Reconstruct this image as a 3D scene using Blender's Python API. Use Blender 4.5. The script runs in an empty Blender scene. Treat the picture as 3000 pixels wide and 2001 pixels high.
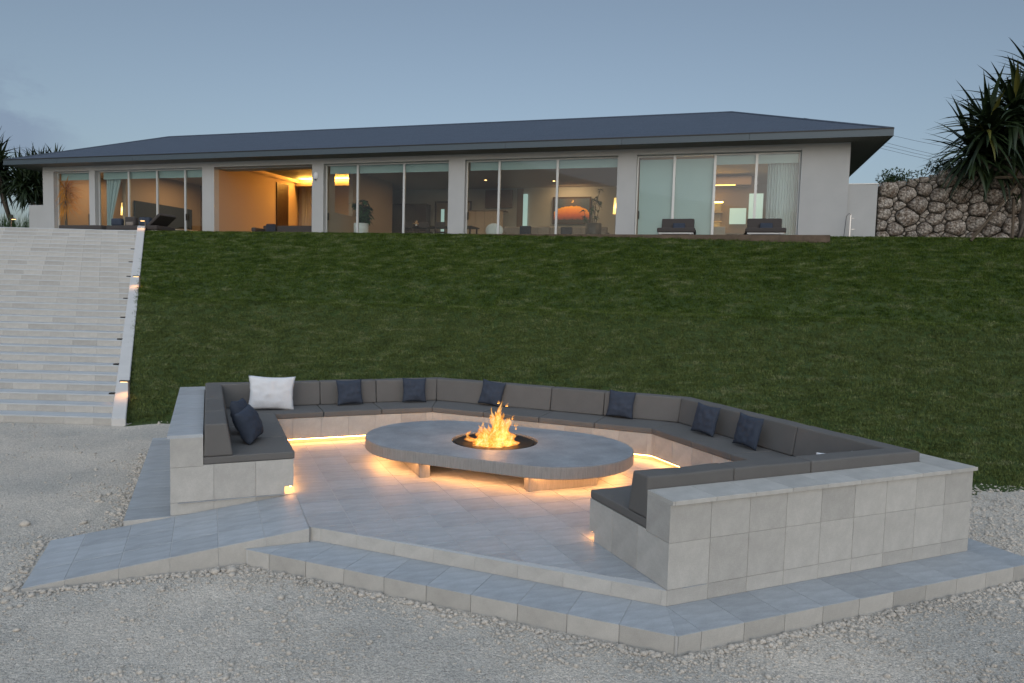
import bpy, bmesh, math, random
import numpy as np
from mathutils import Vector, Matrix, noise as mnoise
random.seed(7); rng = np.random.default_rng(7)
R = math.radians
scene = bpy.context.scene
C = scene.collection

# ------------------------------------------------------------------ camera
F_PX, PITCH, ROLL = 2056.86, math.atan((1000.5-853.93)/2056.86), 0.02695
cam_d = bpy.data.cameras.new('camera'); cam = bpy.data.objects.new('camera', cam_d); C.objects.link(cam)
cam_d.sensor_width = 36.0; cam_d.lens = 36.0*F_PX/3000.0; cam_d.clip_start = 0.1; cam_d.clip_end = 3000
fw = Vector((0, math.cos(PITCH), -math.sin(PITCH))); up0 = Vector((0, math.sin(PITCH), math.cos(PITCH))); rt0 = Vector((1, 0, 0))
rt = rt0*math.cos(ROLL)+up0*math.sin(ROLL); up = -rt0*math.sin(ROLL)+up0*math.cos(ROLL)
cam.matrix_world = Matrix(((rt.x, up.x, -fw.x, 0), (rt.y, up.y, -fw.y, 0), (rt.z, up.z, -fw.z, 3.0), (0, 0, 0, 1)))
scene.camera = cam

# ------------------------------------------------------------------ sky, sun, exposure
SUN_EL, SUN_ROT = R(20.0), R(180)
w = bpy.data.worlds.new('World'); scene.world = w; w.use_nodes = True
nt = w.node_tree; nt.nodes.clear()
wo = nt.nodes.new('ShaderNodeOutputWorld'); bg = nt.nodes.new('ShaderNodeBackground')
sky = nt.nodes.new('ShaderNodeTexSky'); sky.sky_type = 'NISHITA'; sky.sun_disc = False
sky.sun_elevation = SUN_EL; sky.sun_rotation = SUN_ROT; sky.altitude = 0; sky.air_density = 1.0; sky.dust_density = 2.6; sky.ozone_density = 3.0
bg.inputs['Strength'].default_value = 0.069
hsv = nt.nodes.new('ShaderNodeHueSaturation'); hsv.inputs['Saturation'].default_value = 0.71; hsv.inputs['Hue'].default_value = 0.491
tcw = nt.nodes.new('ShaderNodeTexCoord'); mpw = nt.nodes.new('ShaderNodeMapping'); mpw.inputs['Scale'].default_value = (1,1,1.8)
cn = nt.nodes.new('ShaderNodeTexNoise'); cn.inputs['Scale'].default_value = 9; cn.inputs['Detail'].default_value = 7; cn.inputs['Roughness'].default_value = 0.6
crm = nt.nodes.new('ShaderNodeMapRange'); crm.inputs['From Min'].default_value = 0.47; crm.inputs['From Max'].default_value = 0.60; crm.inputs['To Max'].default_value = 0.6
sz = nt.nodes.new('ShaderNodeSeparateXYZ'); band = nt.nodes.new('ShaderNodeMapRange'); band.inputs['From Min'].default_value = 0.265; band.inputs['From Max'].default_value = 0.20
dl = nt.nodes.new('ShaderNodeMapRange'); dl.inputs['From Min'].default_value = -0.50; dl.inputs['From Max'].default_value = -0.56
m1 = nt.nodes.new('ShaderNodeMath'); m1.operation = 'MULTIPLY'; m2 = nt.nodes.new('ShaderNodeMath'); m2.operation = 'MULTIPLY'
cm = nt.nodes.new('ShaderNodeMix'); cm.data_type = 'RGBA'; cm.inputs[7].default_value = (1.9, 2.45, 3.6, 1)
L_ = nt.links.new
L_(tcw.outputs['Generated'], mpw.inputs[0]); L_(mpw.outputs[0], cn.inputs['Vector']); L_(cn.outputs['Fac'], crm.inputs[0]); L_(tcw.outputs['Generated'], sz.inputs[0])
L_(sz.outputs[2], band.inputs[0]); L_(sz.outputs[0], dl.inputs[0]); L_(band.outputs[0], m1.inputs[0]); L_(dl.outputs[0], m1.inputs[1]); L_(m1.outputs[0], m2.inputs[0]); L_(crm.outputs[0], m2.inputs[1])
nt.links.new(sky.outputs[0], hsv.inputs['Color']); L_(hsv.outputs[0], cm.inputs[6]); L_(m2.outputs[0], cm.inputs[0]); nt.links.new(cm.outputs[2], bg.inputs[0]); nt.links.new(bg.outputs[0], wo.inputs[0])
sun_d = bpy.data.lights.new('sun', 'SUN'); sun = bpy.data.objects.new('sun', sun_d); C.objects.link(sun)
sun_d.energy = 0.98; sun_d.angle = R(120); sun_d.color = (0.74, 0.88, 1.06)
# dusk: one very wide, soft source behind the camera stands for the afterglow
sd = Vector((math.sin(SUN_ROT)*math.cos(R(66)), math.cos(SUN_ROT)*math.cos(R(66)), math.sin(R(66))))
sun.rotation_euler = sd.to_track_quat('Z', 'Y').to_euler()
vs = scene.view_settings
vs.view_transform = 'Standard'; vs.look = 'None'; vs.gamma = 1.0; vs.use_curve_mapping = False; vs.exposure = 0.62
scene.render.engine = 'CYCLES'
scene.cycles.max_bounces = 8; scene.cycles.transparent_max_bounces = 24

# ------------------------------------------------------------------ materials
MATS = {}
def mat(name, color=(0.5,0.5,0.5), rough=0.8, var=0.0, nscale=8.0, namt=0.0, bump=0.0, bscale=60.0, metal=0.0, spec=0.3,
        emit=None, estr=0.0, stretch=None, color2=None, fine=0.0, fscale=200.0, coord='Object'):
    if name in MATS: return MATS[name]
    m = bpy.data.materials.new(name); m.use_nodes = True; MATS[name] = m
    t = m.node_tree; n = t.nodes; l = t.links; b = n['Principled BSDF']
    b.inputs['Roughness'].default_value = rough; b.inputs['Metallic'].default_value = metal
    b.inputs['Specular IOR Level'].default_value = spec
    b.inputs['Base Color'].default_value = (*color, 1)
    tc = n.new('ShaderNodeTexCoord'); out = tc.outputs[coord]
    if stretch:
        mp = n.new('ShaderNodeMapping'); mp.inputs['Scale'].default_value = stretch; l.new(out, mp.inputs[0]); sout = mp.outputs[0]
    else: sout = out
    last = None
    if namt or color2:
        no = n.new('ShaderNodeTexNoise'); no.inputs['Scale'].default_value = nscale; no.inputs['Detail'].default_value = 6; no.inputs['Roughness'].default_value = 0.62
        l.new(sout, no.inputs['Vector'])
        ra = n.new('ShaderNodeValToRGB'); ra.color_ramp.elements[0].position = 0.32; ra.color_ramp.elements[1].position = 0.68
        c2 = color2 if color2 else tuple(c*(1+namt) for c in color); c1 = color if color2 else tuple(c*(1-namt) for c in color)
        ra.color_ramp.elements[0].color = (*c1, 1); ra.color_ramp.elements[1].color = (*c2, 1)
        l.new(no.outputs['Fac'], ra.inputs[0]); last = ra.outputs[0]
    if fine:
        nf = n.new('ShaderNodeTexNoise'); nf.inputs['Scale'].default_value = fscale; nf.inputs['Detail'].default_value = 3; l.new(out, nf.inputs['Vector'])
        mr = n.new('ShaderNodeMapRange'); mr.inputs['From Min'].default_value = 0.3; mr.inputs['From Max'].default_value = 0.7
        mr.inputs['To Min'].default_value = 1-fine; mr.inputs['To Max'].default_value = 1+fine; l.new(nf.outputs['Fac'], mr.inputs[0])
        mx = n.new('ShaderNodeVectorMath'); mx.operation = 'SCALE'
        if last: l.new(last, mx.inputs[0])
        else: mx.inputs[0].default_value = color
        l.new(mr.outputs[0], mx.inputs['Scale']); last = mx.outputs[0]
    if var:
        oi = n.new('ShaderNodeObjectInfo'); mr = n.new('ShaderNodeMapRange'); mr.inputs['To Min'].default_value = 1-var; mr.inputs['To Max'].default_value = 1+var*0.55
        pw = n.new('ShaderNodeMath'); pw.operation = 'POWER'; pw.inputs[1].default_value = 0.6
        l.new(oi.outputs['Random'], pw.inputs[0]); l.new(pw.outputs[0], mr.inputs[0])
        mx = n.new('ShaderNodeVectorMath'); mx.operation = 'SCALE'
        if last: l.new(last, mx.inputs[0])
        else: mx.inputs[0].default_value = color
        l.new(mr.outputs[0], mx.inputs['Scale']); last = mx.outputs[0]
    if last: l.new(last, b.inputs['Base Color'])
    if bump:
        nb = n.new('ShaderNodeTexNoise'); nb.inputs['Scale'].default_value = bscale; nb.inputs['Detail'].default_value = 5
        l.new(sout if stretch else out, nb.inputs['Vector']); bp = n.new('ShaderNodeBump'); bp.inputs['Strength'].default_value = 1; bp.inputs['Distance'].default_value = bump
        l.new(nb.outputs['Fac'], bp.inputs['Height']); l.new(bp.outputs[0], b.inputs['Normal'])
    if emit:
        b.inputs['Emission Color'].default_value = (*emit, 1); b.inputs['Emission Strength'].default_value = estr
    return m

WARM = (1.0, 0.50, 0.16)
M_TILE  = mat('limestone_tile', (0.395,0.382,0.352), 0.62, var=0.14, nscale=5, namt=0.10, bump=0.0015, bscale=160, fine=0.10, fscale=150)
M_TOP   = mat('limestone_paver', (0.345,0.365,0.38), 0.5, var=0.12, nscale=3.0, namt=0.15, bump=0.0012, bscale=140, fine=0.08, fscale=130, stretch=(1,3.5,1))
M_GROUT = mat('grout', (0.46,0.46,0.45), 0.9)
M_GROUTW = mat('wall_joint', (0.29,0.28,0.255), 0.9)
M_STEP  = mat('stair_tread_stone', (0.43,0.45,0.46), 0.55, nscale=2, namt=0.06, fine=0.05, fscale=80)
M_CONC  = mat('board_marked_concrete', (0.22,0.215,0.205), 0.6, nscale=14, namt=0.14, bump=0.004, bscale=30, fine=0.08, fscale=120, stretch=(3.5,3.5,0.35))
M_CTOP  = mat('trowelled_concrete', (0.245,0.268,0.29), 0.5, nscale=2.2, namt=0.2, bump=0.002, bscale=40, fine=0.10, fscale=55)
M_CUSH  = mat('taupe_weave', (0.125,0.120,0.114), 0.95, var=0.06, nscale=3, namt=0.05, bump=0.0015, bscale=500, fine=0.12, fscale=420, spec=0.15)
M_NAVY  = mat('navy_linen', (0.040,0.050,0.070), 0.9, nscale=4, namt=0.12, bump=0.004, bscale=25, fine=0.1, fscale=400, spec=0.2)
M_WHITE = mat('white_linen', (0.60,0.61,0.62), 0.9, nscale=4, namt=0.04, bump=0.006, bscale=16, spec=0.2)
M_GRAVEL= mat('pale_coral_stone', (0.44,0.40,0.345), 0.9, nscale=0.6, namt=0.15, bump=0.006, bscale=60, color2=None, fine=0.15, fscale=90)
M_PLAST = mat('white_render', (0.375,0.38,0.375), 0.85, nscale=1.2, namt=0.04, bump=0.002, bscale=90, fine=0.03, fscale=80)
M_RAIL  = mat('stair_edge_plaster', (0.50,0.49,0.47), 0.8, nscale=3, namt=0.04, bump=0.001, bscale=90)
M_ROOF  = mat('slate_grey_roofing', (0.055,0.072,0.10), 0.75, nscale=2.2, namt=0.16, bump=0.008, bscale=9, fine=0.16, fscale=14, stretch=(.5,9,9))
M_FASC  = mat('fascia_metal', (0.068,0.088,0.102), 0.5, var=0.05, metal=0.2)
M_SOFF  = mat('soffit_board', (0.15,0.14,0.13), 0.8)
M_FRAME = mat('pale_aluminium', (0.48,0.49,0.48), 0.4, metal=0.2)
M_DARK  = mat('dark_bronze', (0.02,0.019,0.018), 0.5)
M_CEIL  = mat('interior_plaster', (0.40,0.33,0.28), 0.9)
M_WALLI = mat('interior_wall', (0.36,0.27,0.20), 0.9)
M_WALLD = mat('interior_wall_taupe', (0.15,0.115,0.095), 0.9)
M_FLOOR = mat('interior_floor', (0.30,0.24,0.18), 0.5)
M_BLIND = mat('aqua_white_blind', (0.31,0.41,0.42), 0.85, bump=0.003, bscale=6, stretch=(0.2,0.2,12))
M_CURT  = mat('sheer_curtain', (0.35,0.43,0.45), 0.9, emit=(0.3,0.5,0.55), estr=0.0)
M_DWOOD = mat('dark_timber', (0.035,0.018,0.012), 0.5, nscale=3, namt=0.3, stretch=(12,12,1))
M_LWOOD = mat('pale_cabinet', (0.36,0.29,0.23), 0.6, nscale=3, namt=0.08, stretch=(8,8,1))
M_DECK  = mat('timber_deck', (0.10,0.072,0.05), 0.8, nscale=4, namt=0.25, stretch=(1,14,1))
M_TAUPE = mat('lounger_taupe', (0.055,0.048,0.045), 0.9, fine=0.1, fscale=60)
M_GSOFA = mat('grey_outdoor_sofa', (0.07,0.068,0.07), 0.9, fine=0.1, fscale=60)
M_BEIGE = mat('beige_sofa', (0.20,0.17,0.145), 0.9)
M_BLUE  = mat('deep_blue_cloth', (0.012,0.02,0.04), 0.9)
M_BLACK = mat('soot_black_steel', (0.008,0.008,0.008), 0.45)
M_LEAF  = mat('screw_pine_leaf', (0.008,0.019,0.006), 0.5, var=0.35, nscale=2.5, color2=(0.020,0.034,0.010), spec=0.4)
M_LEAFY = mat('screw_pine_leaf_yellowing', (0.10,0.10,0.02), 0.5, var=0.25, spec=0.4)
M_PLANT = mat('house_plant_leaf', (0.02,0.055,0.018), 0.5)
M_AMBER = mat('amber_reflected_frond', (0.50,0.22,0.03), 0.7)
M_TRUNK = mat('screw_pine_bark', (0.10,0.085,0.07), 0.9, nscale=6, namt=0.3, bump=0.01, bscale=20)
M_BUSH  = mat('coastal_shrub_leaf', (0.022,0.045,0.016), 0.6, nscale=3, color2=(0.04,0.07,0.02))
M_REED  = mat('reed_leaf', (0.025,0.055,0.02), 0.6, nscale=3, color2=(0.04,0.08,0.025))
M_ROCK  = mat('coral_limestone', (0.075,0.045,0.025), 0.95, var=0.3, nscale=5.0, color2=(0.36,0.33,0.29), bump=0.09, bscale=12, fine=0.55, fscale=20)
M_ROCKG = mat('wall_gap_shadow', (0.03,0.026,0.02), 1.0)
M_LED   = mat('warm_led', (0.8,0.6,0.4), 0.5, emit=(1.0,0.42,0.12), estr=32)
M_LEDT  = mat('warm_led_table', (0.8,0.6,0.4), 0.5, emit=(1.0,0.42,0.13), estr=50)
M_COVE  = mat('cove_light', (0.8,0.6,0.4), 0.5, emit=(1.0,0.58,0.10), estr=14)
M_SHADE = mat('lit_lampshade', (0.8,0.6,0.3), 0.8, emit=(1.0,0.60,0.16), estr=0.9)
M_LENS  = mat('bollard_lens', (0.8,0.7,0.5), 0.5, emit=(1.0,0.55,0.20), estr=5)
M_POST  = mat('bollard_metal', (0.10,0.09,0.08), 0.5, metal=0.3)
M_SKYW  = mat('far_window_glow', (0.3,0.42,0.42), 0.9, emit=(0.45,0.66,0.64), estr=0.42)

def glass_mat():
    m = bpy.data.materials.new('window_glass'); m.use_nodes = True; n = m.node_tree.nodes; l = m.node_tree.links; n.clear()
    o = n.new('ShaderNodeOutputMaterial'); mx = n.new('ShaderNodeMixShader'); tr = n.new('ShaderNodeBsdfTransparent'); gl = n.new('ShaderNodeBsdfGlossy')
    tr.inputs[0].default_value = (0.90,0.93,0.91,1); gl.inputs['Roughness'].default_value = 0.0; gl.inputs[0].default_value = (1,1,1,1)
    fr = n.new('ShaderNodeFresnel'); fr.inputs[0].default_value = 1.5
    ge = n.new('ShaderNodeNewGeometry'); iv = n.new('ShaderNodeMath'); iv.operation = 'SUBTRACT'; iv.inputs[0].default_value = 1.0; l.new(ge.outputs['Backfacing'], iv.inputs[1]); ml = n.new('ShaderNodeMath'); ml.operation = 'MULTIPLY'; l.new(fr.outputs[0], ml.inputs[0]); l.new(iv.outputs[0], ml.inputs[1])
    l.new(ml.outputs[0], mx.inputs[0]); l.new(tr.outputs[0], mx.inputs[1]); l.new(gl.outputs[0], mx.inputs[2]); l.new(mx.outputs[0], o.inputs[0])
    return m
M_GLASS = glass_mat()

# ------------------------------------------------------------------ helpers
def obj(name, me_or_bm, m=None, parent=None, smooth=False):
    if isinstance(me_or_bm, bmesh.types.BMesh):
        me = bpy.data.meshes.new(name); me_or_bm.to_mesh(me); me_or_bm.free()
    else: me = me_or_bm
    if m is not None and not me.materials: me.materials.append(m)
    if smooth: me.shade_smooth()
    o = bpy.data.objects.new(name, me); C.objects.link(o)
    if parent: o.parent = parent
    return o
def empty(name, loc=(0,0,0), rz=0.0, parent=None):
    o = bpy.data.objects.new(name, None); C.objects.link(o); o.location = loc; o.rotation_euler = (0,0,rz); o.empty_display_size = 0.2
    if parent: o.parent = parent
    return o
def tag(o, label=None, cat=None, group=None, kind=None):
    if label: o['label'] = label
    if cat: o['category'] = cat
    if group: o['group'] = group
    if kind: o['kind'] = kind
    return o
def bm_box(bm, x0, x1, y0, y1, z0, z1, mx=None):
    vs_ = [bm.verts.new((x, y, z)) for z in (z0, z1) for y in (y0, y1) for x in (x0, x1)]
    if mx is not None:
        for v in vs_: v.co = mx @ v.co
    for f in ((0,2,3,1),(4,5,7,6),(0,1,5,4),(2,6,7,3),(0,4,6,2),(1,3,7,5)): bm.faces.new([vs_[i] for i in f])
    return vs_
def box(name, x0, x1, y0, y1, z0, z1, m, parent=None, bev=0.0, seg=1):
    bm = bmesh.new(); bm_box(bm, x0, x1, y0, y1, z0, z1)
    if bev: bmesh.ops.bevel(bm, geom=bm.edges[:], offset=bev, segments=seg, affect='EDGES', profile=0.6)
    return obj(name, bm, m, parent, smooth=False)
def bm_prism(bm, poly, z0, z1):
    lo = [bm.verts.new((*p, z0)) for p in poly]; hi = [bm.verts.new((*p, z1)) for p in poly]; n = len(poly)
    bm.faces.new(hi); bm.faces.new(lo[::-1])
    for i in range(n): bm.faces.new((lo[i], lo[(i+1)%n], hi[(i+1)%n], hi[i]))
def prism(name, poly, z0, z1, m, parent=None):
    bm = bmesh.new(); bm_prism(bm, poly, z0, z1); return obj(name, bm, m, parent)
def clip(poly, sub):      # convex clip of poly by convex ccw polygon sub
    out = list(poly)
    for i in range(len(sub)):
        a = sub[i]; b = sub[(i+1)%len(sub)]; inp = out; out = []
        side = lambda p: (b[0]-a[0])*(p[1]-a[1])-(b[1]-a[1])*(p[0]-a[0])
        for j in range(len(inp)):
            p = inp[j]; q = inp[(j+1)%len(inp)]; sp, sq = side(p), side(q)
            if sp >= 0: out.append(p)
            if (sp >= 0) != (sq >= 0):
                t = sp/(sp-sq); out.append((p[0]+(q[0]-p[0])*t, p[1]+(q[1]-p[1])*t))
        if len(out) < 3: return []
    return out
def area(p): return 0.5*sum(p[i][0]*p[(i+1)%len(p)][1]-p[(i+1)%len(p)][0]*p[i][1] for i in range(len(p)))
def tile(name, O, X, Y, poly, t, m, parent, ch=0.0015):
    """one slab: 2-D polygon poly in the frame (O,X,Y), thickness t along X x Y, with a small arris"""
    O, X, Y = Vector(O), Vector(X), Vector(Y); N = X.cross(Y)
    if area(poly) < 0: poly = poly[::-1]
    n = len(poly); cx = sum(p[0] for p in poly)/n; cy = sum(p[1] for p in poly)/n
    r = max(math.hypot(p[0]-cx, p[1]-cy) for p in poly); s = 1-ch*1.4/r
    jit = rng.uniform(-0.0006, 0.0006)
    def P(p, h): return O+X*p[0]+Y*p[1]+N*(h)
    c = P((cx, cy), 0)
    bm = bmesh.new()
    a = [bm.verts.new(P(p, 0)-c) for p in poly]; b = [bm.verts.new(P(p, t-ch+jit)-c) for p in poly]
    d = [bm.verts.new(P((cx+(p[0]-cx)*s, cy+(p[1]-cy)*s), t+jit)-c) for p in poly]
    bm.faces.new(d); bm.faces.new(a[::-1])
    for i in range(n):
        k = (i+1) % n; bm.faces.new((a[i], a[k], b[k], b[i])); bm.faces.new((b[i], b[k], d[k], d[i]))
    o = obj(name, bm, m, parent); o.location = c
    return o
def tiling(name, O, X, Y, region, pitch, off, t, m, parent, gap=0.005, skip=None, stagger=0.0, minarea=0.002):
    xs = [p[0] for p in region]; ys = [p[1] for p in region]; res = []
    if area(region) < 0: region = region[::-1]
    j0 = math.floor((min(ys)-off[1])/pitch[1]); j1 = math.ceil((max(ys)-off[1])/pitch[1])
    for j in range(j0, j1+1):
        ox = off[0]+(stagger*pitch[0] if j % 2 else 0)
        i0 = math.floor((min(xs)-ox)/pitch[0]); i1 = math.ceil((max(xs)-ox)/pitch[0])
        for i in range(i0, i1+1):
            x0 = ox+i*pitch[0]+gap/2; x1 = ox+(i+1)*pitch[0]-gap/2; y0 = off[1]+j*pitch[1]+gap/2; y1 = off[1]+(j+1)*pitch[1]-gap/2
            if skip and skip((x0+x1)/2, (y0+y1)/2): continue
            q = clip([(x0,y0),(x1,y0),(x1,y1),(x0,y1)], region)
            if len(q) < 3 or abs(area(q)) < minarea: continue
            q2 = [q[0]]
            for p in q[1:]:
                if math.hypot(p[0]-q2[-1][0], p[1]-q2[-1][1]) > 1e-4: q2.append(p)
            if len(q2) > 2: res.append(tile(name, O, X, Y, q2, t, m, parent))
    return res
def tube_bm(bm, pts, rads, seg=8, caps=True):
    pts = [Vector(p) for p in pts]; rings = []
    for i, p in enumerate(pts):
        d = (pts[min(i+1, len(pts)-1)]-pts[max(i-1, 0)]).normalized()
        a = d.cross(Vector((0,0,1)));
        if a.length < 1e-3: a = d.cross(Vector((1,0,0)))
        a.normalize(); b = d.cross(a)
        rings.append([bm.verts.new(p+(a*math.cos(2*math.pi*k/seg)+b*math.sin(2*math.pi*k/seg))*rads[i]) for k in range(seg)])
    for r0, r1 in zip(rings[:-1], rings[1:]):
        for k in range(seg): bm.faces.new((r0[k], r0[(k+1)%seg], r1[(k+1)%seg], r1[k]))
    if caps: bm.faces.new(rings[0][::-1]); bm.faces.new(rings[-1])
def fast_mesh(name, V, Fc, m):
    me = bpy.data.meshes.new(name); V = np.asarray(V, np.float32); Fc = np.asarray(Fc, np.int32); k = Fc.shape[1]
    me.vertices.add(len(V)); me.vertices.foreach_set('co', V.ravel())
    me.loops.add(Fc.size); me.loops.foreach_set('vertex_index', Fc.ravel())
    me.polygons.add(len(Fc)); me.polygons.foreach_set('loop_start', np.arange(0, Fc.size, k, dtype=np.int32)); me.polygons.foreach_set('loop_total', np.full(len(Fc), k, np.int32))
    me.update(calc_edges=True); me.materials.append(m); return me

# ------------------------------------------------------------------ pit frame: local x = along the right arm, local y = away to the back left
PIT = (1.4775, 6.2359, 0.0); PROT = R(90-66.5456)
Z1, Z2, ZM, ZS, ZQ, ZB, ZC = 0.165, 0.315, 0.752, 0.765, 0.86, 1.272, 1.15
T = 0.4655; S2 = math.sqrt(0.5); TH = 0.005
OUT = [(0,0),(4.17,0),(4.17,4.83),(0.5,8.5),(-4.27,8.5),(-4.27,4.18)]
def off(d):                                                  # the ring's polyline moved inwards by d
    u1, v1, uL = 4.17-d, 8.5-d, -4.27+d; k = 9.0-d*math.sqrt(2)
    return [(0, d), (u1, d), (u1, k-u1), (k-v1, v1), (uL, v1), (uL, 4.18)]
def ring(name, d0, d1, z0, z1, m, parent, e=0.0):
    A_, B_ = off(d0), off(d1); A_ = list(A_); B_ = list(B_)
    A_[0] = (A_[0][0]+e, A_[0][1]); B_[0] = (B_[0][0]+e, B_[0][1]); A_[5] = (A_[5][0], A_[5][1]+e); B_[5] = (B_[5][0], B_[5][1]+e)
    bm = bmesh.new(); g = [[bm.verts.new((*p, z)) for p in L] for L in (A_, B_) for z in (z0, z1)]
    a0, a1, b0, b1 = g
    for i in range(5):
        bm.faces.new((a0[i], a0[i+1], a1[i+1], a1[i])); bm.faces.new((b0[i+1], b0[i], b1[i], b1[i+1]))
        bm.faces.new((a1[i], a1[i+1], b1[i+1], b1[i])); bm.faces.new((a0[i+1], a0[i], b0[i], b0[i+1]))
    bm.faces.new((a0[0], a1[0], b1[0], b0[0])); bm.faces.new((a0[5], b0[5], b1[5], a1[5]))
    bmesh.ops.recalc_face_normals(bm, faces=bm.faces)
    return obj(name, bm, m, parent)
def seg_frame(k, d0):
    A_ = off(d0); a, b = Vector((*A_[k], 0)), Vector((*A_[k+1], 0)); X = (b-a).normalized(); Y = Vector((-X.y, X.x, 0)); return a, X, Y, (b-a).length
def seg_region(k, d0, d1):
    a, X, Y, L = seg_frame(k, d0); A_, B_ = off(d0), off(d1)
    return [((Vector((*p, 0))-a).dot(X), (Vector((*p, 0))-a).dot(Y)) for p in (A_[k], A_[k+1], B_[k+1], B_[k])]

# --- setting: step platform, patio, ramp
def placed(o): o.location = PIT; o.rotation_euler = (0, 0, PROT); return o
step = placed(prism('step_platform', [(-3.47,2.74),(-0.243,-0.488),(4.62-TH,-0.5+TH),(4.62-TH,9.0),(-4.77+TH,9.0),(-4.77+TH,4.15+TH),(-3.0,4.15+TH),(-2.8,2.74)], -0.3, Z1-TH, M_GROUT))
tag(step, kind='structure')
patio = placed(prism('patio', [(-2.808,2.815),(0.0,0.007),(4.15,0.007),(4.15,4.8),(0.5,8.48),(-4.25,8.48),(-4.25,4.20),(-2.808,4.20)], Z1-0.05, Z2-TH, M_GROUT))
tag(patio, kind='structure')
pr = [(-4.27,4.18),(-2.82,2.813),(0,-0.003),(4.17,0),(4.17,4.83),(0.5,8.5),(-4.27,8.5)]
inR = lambda u, v: (u > 0.25 and v < 1.0) or u > 3.2 or v > 7.6 or u+v > 7.7 or (u < -3.3 and v > 4.5) or (u < -2.81 and v < 4.15)
tiling('paving_tile', (0,0,Z2-TH), (1,0,0), (0,1,0), pr, (T,T), (-2.81,4.15), TH, M_TOP, patio, skip=inR, gap=0.009)
# riser between step and patio, facing the front
a2 = Vector((-2.79,2.79-0.0,0)); X2 = Vector((S2,-S2,0)); N2 = Vector((-S2,-S2,0))
tiling('riser_tile', Vector((-2.8,2.8,0))-N2*0.005+Vector((0,0,Z1)), X2, (0,0,1), [(0.01,0.0),(3.955,0.0),(3.955,Z2-Z1-TH-0.002),(0.01,Z2-Z1-TH-0.002)], (0.47,1.0), (0.15,0.0), TH, M_TILE, patio)
# treads of the lower step
tiling('tread_tile', (0,0,Z1-TH), (1,0,0), (0,1,0), [(-0.25,-0.5),(4.62,-0.5),(4.62,0.0),(0.0,0.0)], (T,2.0), (0.0,-1.0), TH, M_TOP, step)
tiling('tread_tile', (0,0,Z1-TH), (1,0,0), (0,1,0), [(4.17,0.0),(4.62,0.0),(4.62,9.0),(4.17,9.0)], (2.0,T), (4.0,0.0), TH, M_TOP, step)
tiling('tread_tile', Vector((-0.375,-0.375,Z1-TH)), X2, (S2,S2,0), [(-4.40,0.0),(0.177,0.0),(0.0,0.53),(-3.86,0.53)], (0.47,2.0), (-2.78+0.175-0.06,-1.0), TH, M_TOP, step)
tiling('tread_tile', (0,0,Z1-TH), (1,0,0), (0,1,0), [(-4.77,4.15),(-4.27,4.15),(-4.27,9.0),(-4.77,9.0)], (2.0,T), (-5.0,4.15), TH, M_TOP, step)
# risers of the lower step (bedded into the gravel)
tiling('riser_tile', Vector((-0.375,-0.375,-0.12))+Vector((S2,S2,0))*TH, X2, (0,0,1), [(-4.36,0),(0.165,0),(0.165,Z1-TH+0.12),(-4.36,Z1-TH+0.12)], (0.47,1.0), (-2.78+0.175-0.06,0), TH, M_TILE, step)
tiling('riser_tile', (0,-0.5+TH,-0.12), (1,0,0), (0,0,1), [(-0.235,0),(4.605,0),(4.605,Z1-TH+0.12),(-0.235,Z1-TH+0.12)], (T,1.0), (0,0), TH, M_TILE, step)
tiling('riser_tile', (4.62-TH,0,-0.12), (0,1,0), (0,0,1), [(-0.5,0),(9,0),(9,Z1-TH+0.12),(-0.5,Z1-TH+0.12)], (T,1.0), (0,0), TH, M_TILE, step)
tiling('riser_tile', (-4.77,4.15+TH,-0.12), (1,0,0), (0,0,1), [(0,0),(0.50,0),(0.50,Z1-TH+0.12),(0,Z1-TH+0.12)], (T,1.0), (0,0), TH, M_TILE, step)
tiling('riser_tile', (-4.77+TH,9.0,-0.12), (0,-1,0), (0,0,1), [(0,0),(4.85,0),(4.85,Z1-TH+0.12),(0,Z1-TH+0.12)], (T,1.0), (0,0), TH, M_TILE, step)
# ramp
RU0, RU1, RV0, RV1, RZ0 = -5.50, -2.812, 2.745, 4.147, 0.018
bm = bmesh.new()
vsr = [bm.verts.new(p) for p in ((RU0,RV0+.005,-.3),(RU1,RV0+.005,-.3),(RU1,RV1,-.3),(RU0,RV1,-.3),(RU0,RV0+.005,RZ0-TH),(RU1,RV0+.005,Z2-TH),(RU1,RV1,Z2-TH),(RU0,RV1,RZ0-TH))]
for f in ((3,2,1,0),(4,5,6,7),(0,1,5,4),(2,3,7,6),(1,2,6,5),(3,0,4,7)): bm.faces.new([vsr[i] for i in f])
ramp = placed(obj('ramp', bm, M_GROUT)); tag(ramp, kind='structure')
rl = math.hypot(RU1-RU0, Z2-RZ0); RX = Vector(((RU1-RU0)/rl, 0, (Z2-RZ0)/rl))
RN = RX.cross(Vector((0,1,0)))
tiling('paving_tile', Vector((RU0,0,RZ0))-RN*TH, RX, (0,1,0), [(0,RV0),(rl,RV0),(rl,RV1),(0,RV1)], (T*1.008,0.4673), (rl-6*T*1.008,RV0), TH, M_TOP, ramp, gap=0.009)
for i in range(6):
    x0 = RU1-(i+1)*T; x1 = RU1-i*T; x0 = max(x0, RU0)
    zz = lambda x: RZ0+(Z2-RZ0)*(x-RU0)/(RU1-RU0)-TH-0.001
    tile('riser_tile', (0,RV0+0.005,0), (1,0,0), (0,0,1), [(x0+.0025,-.15),(x1-.0025,-.15),(x1-.0025,zz(x1)),(x0+.0025,zz(x0))], 0.005, M_TILE, ramp)

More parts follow.
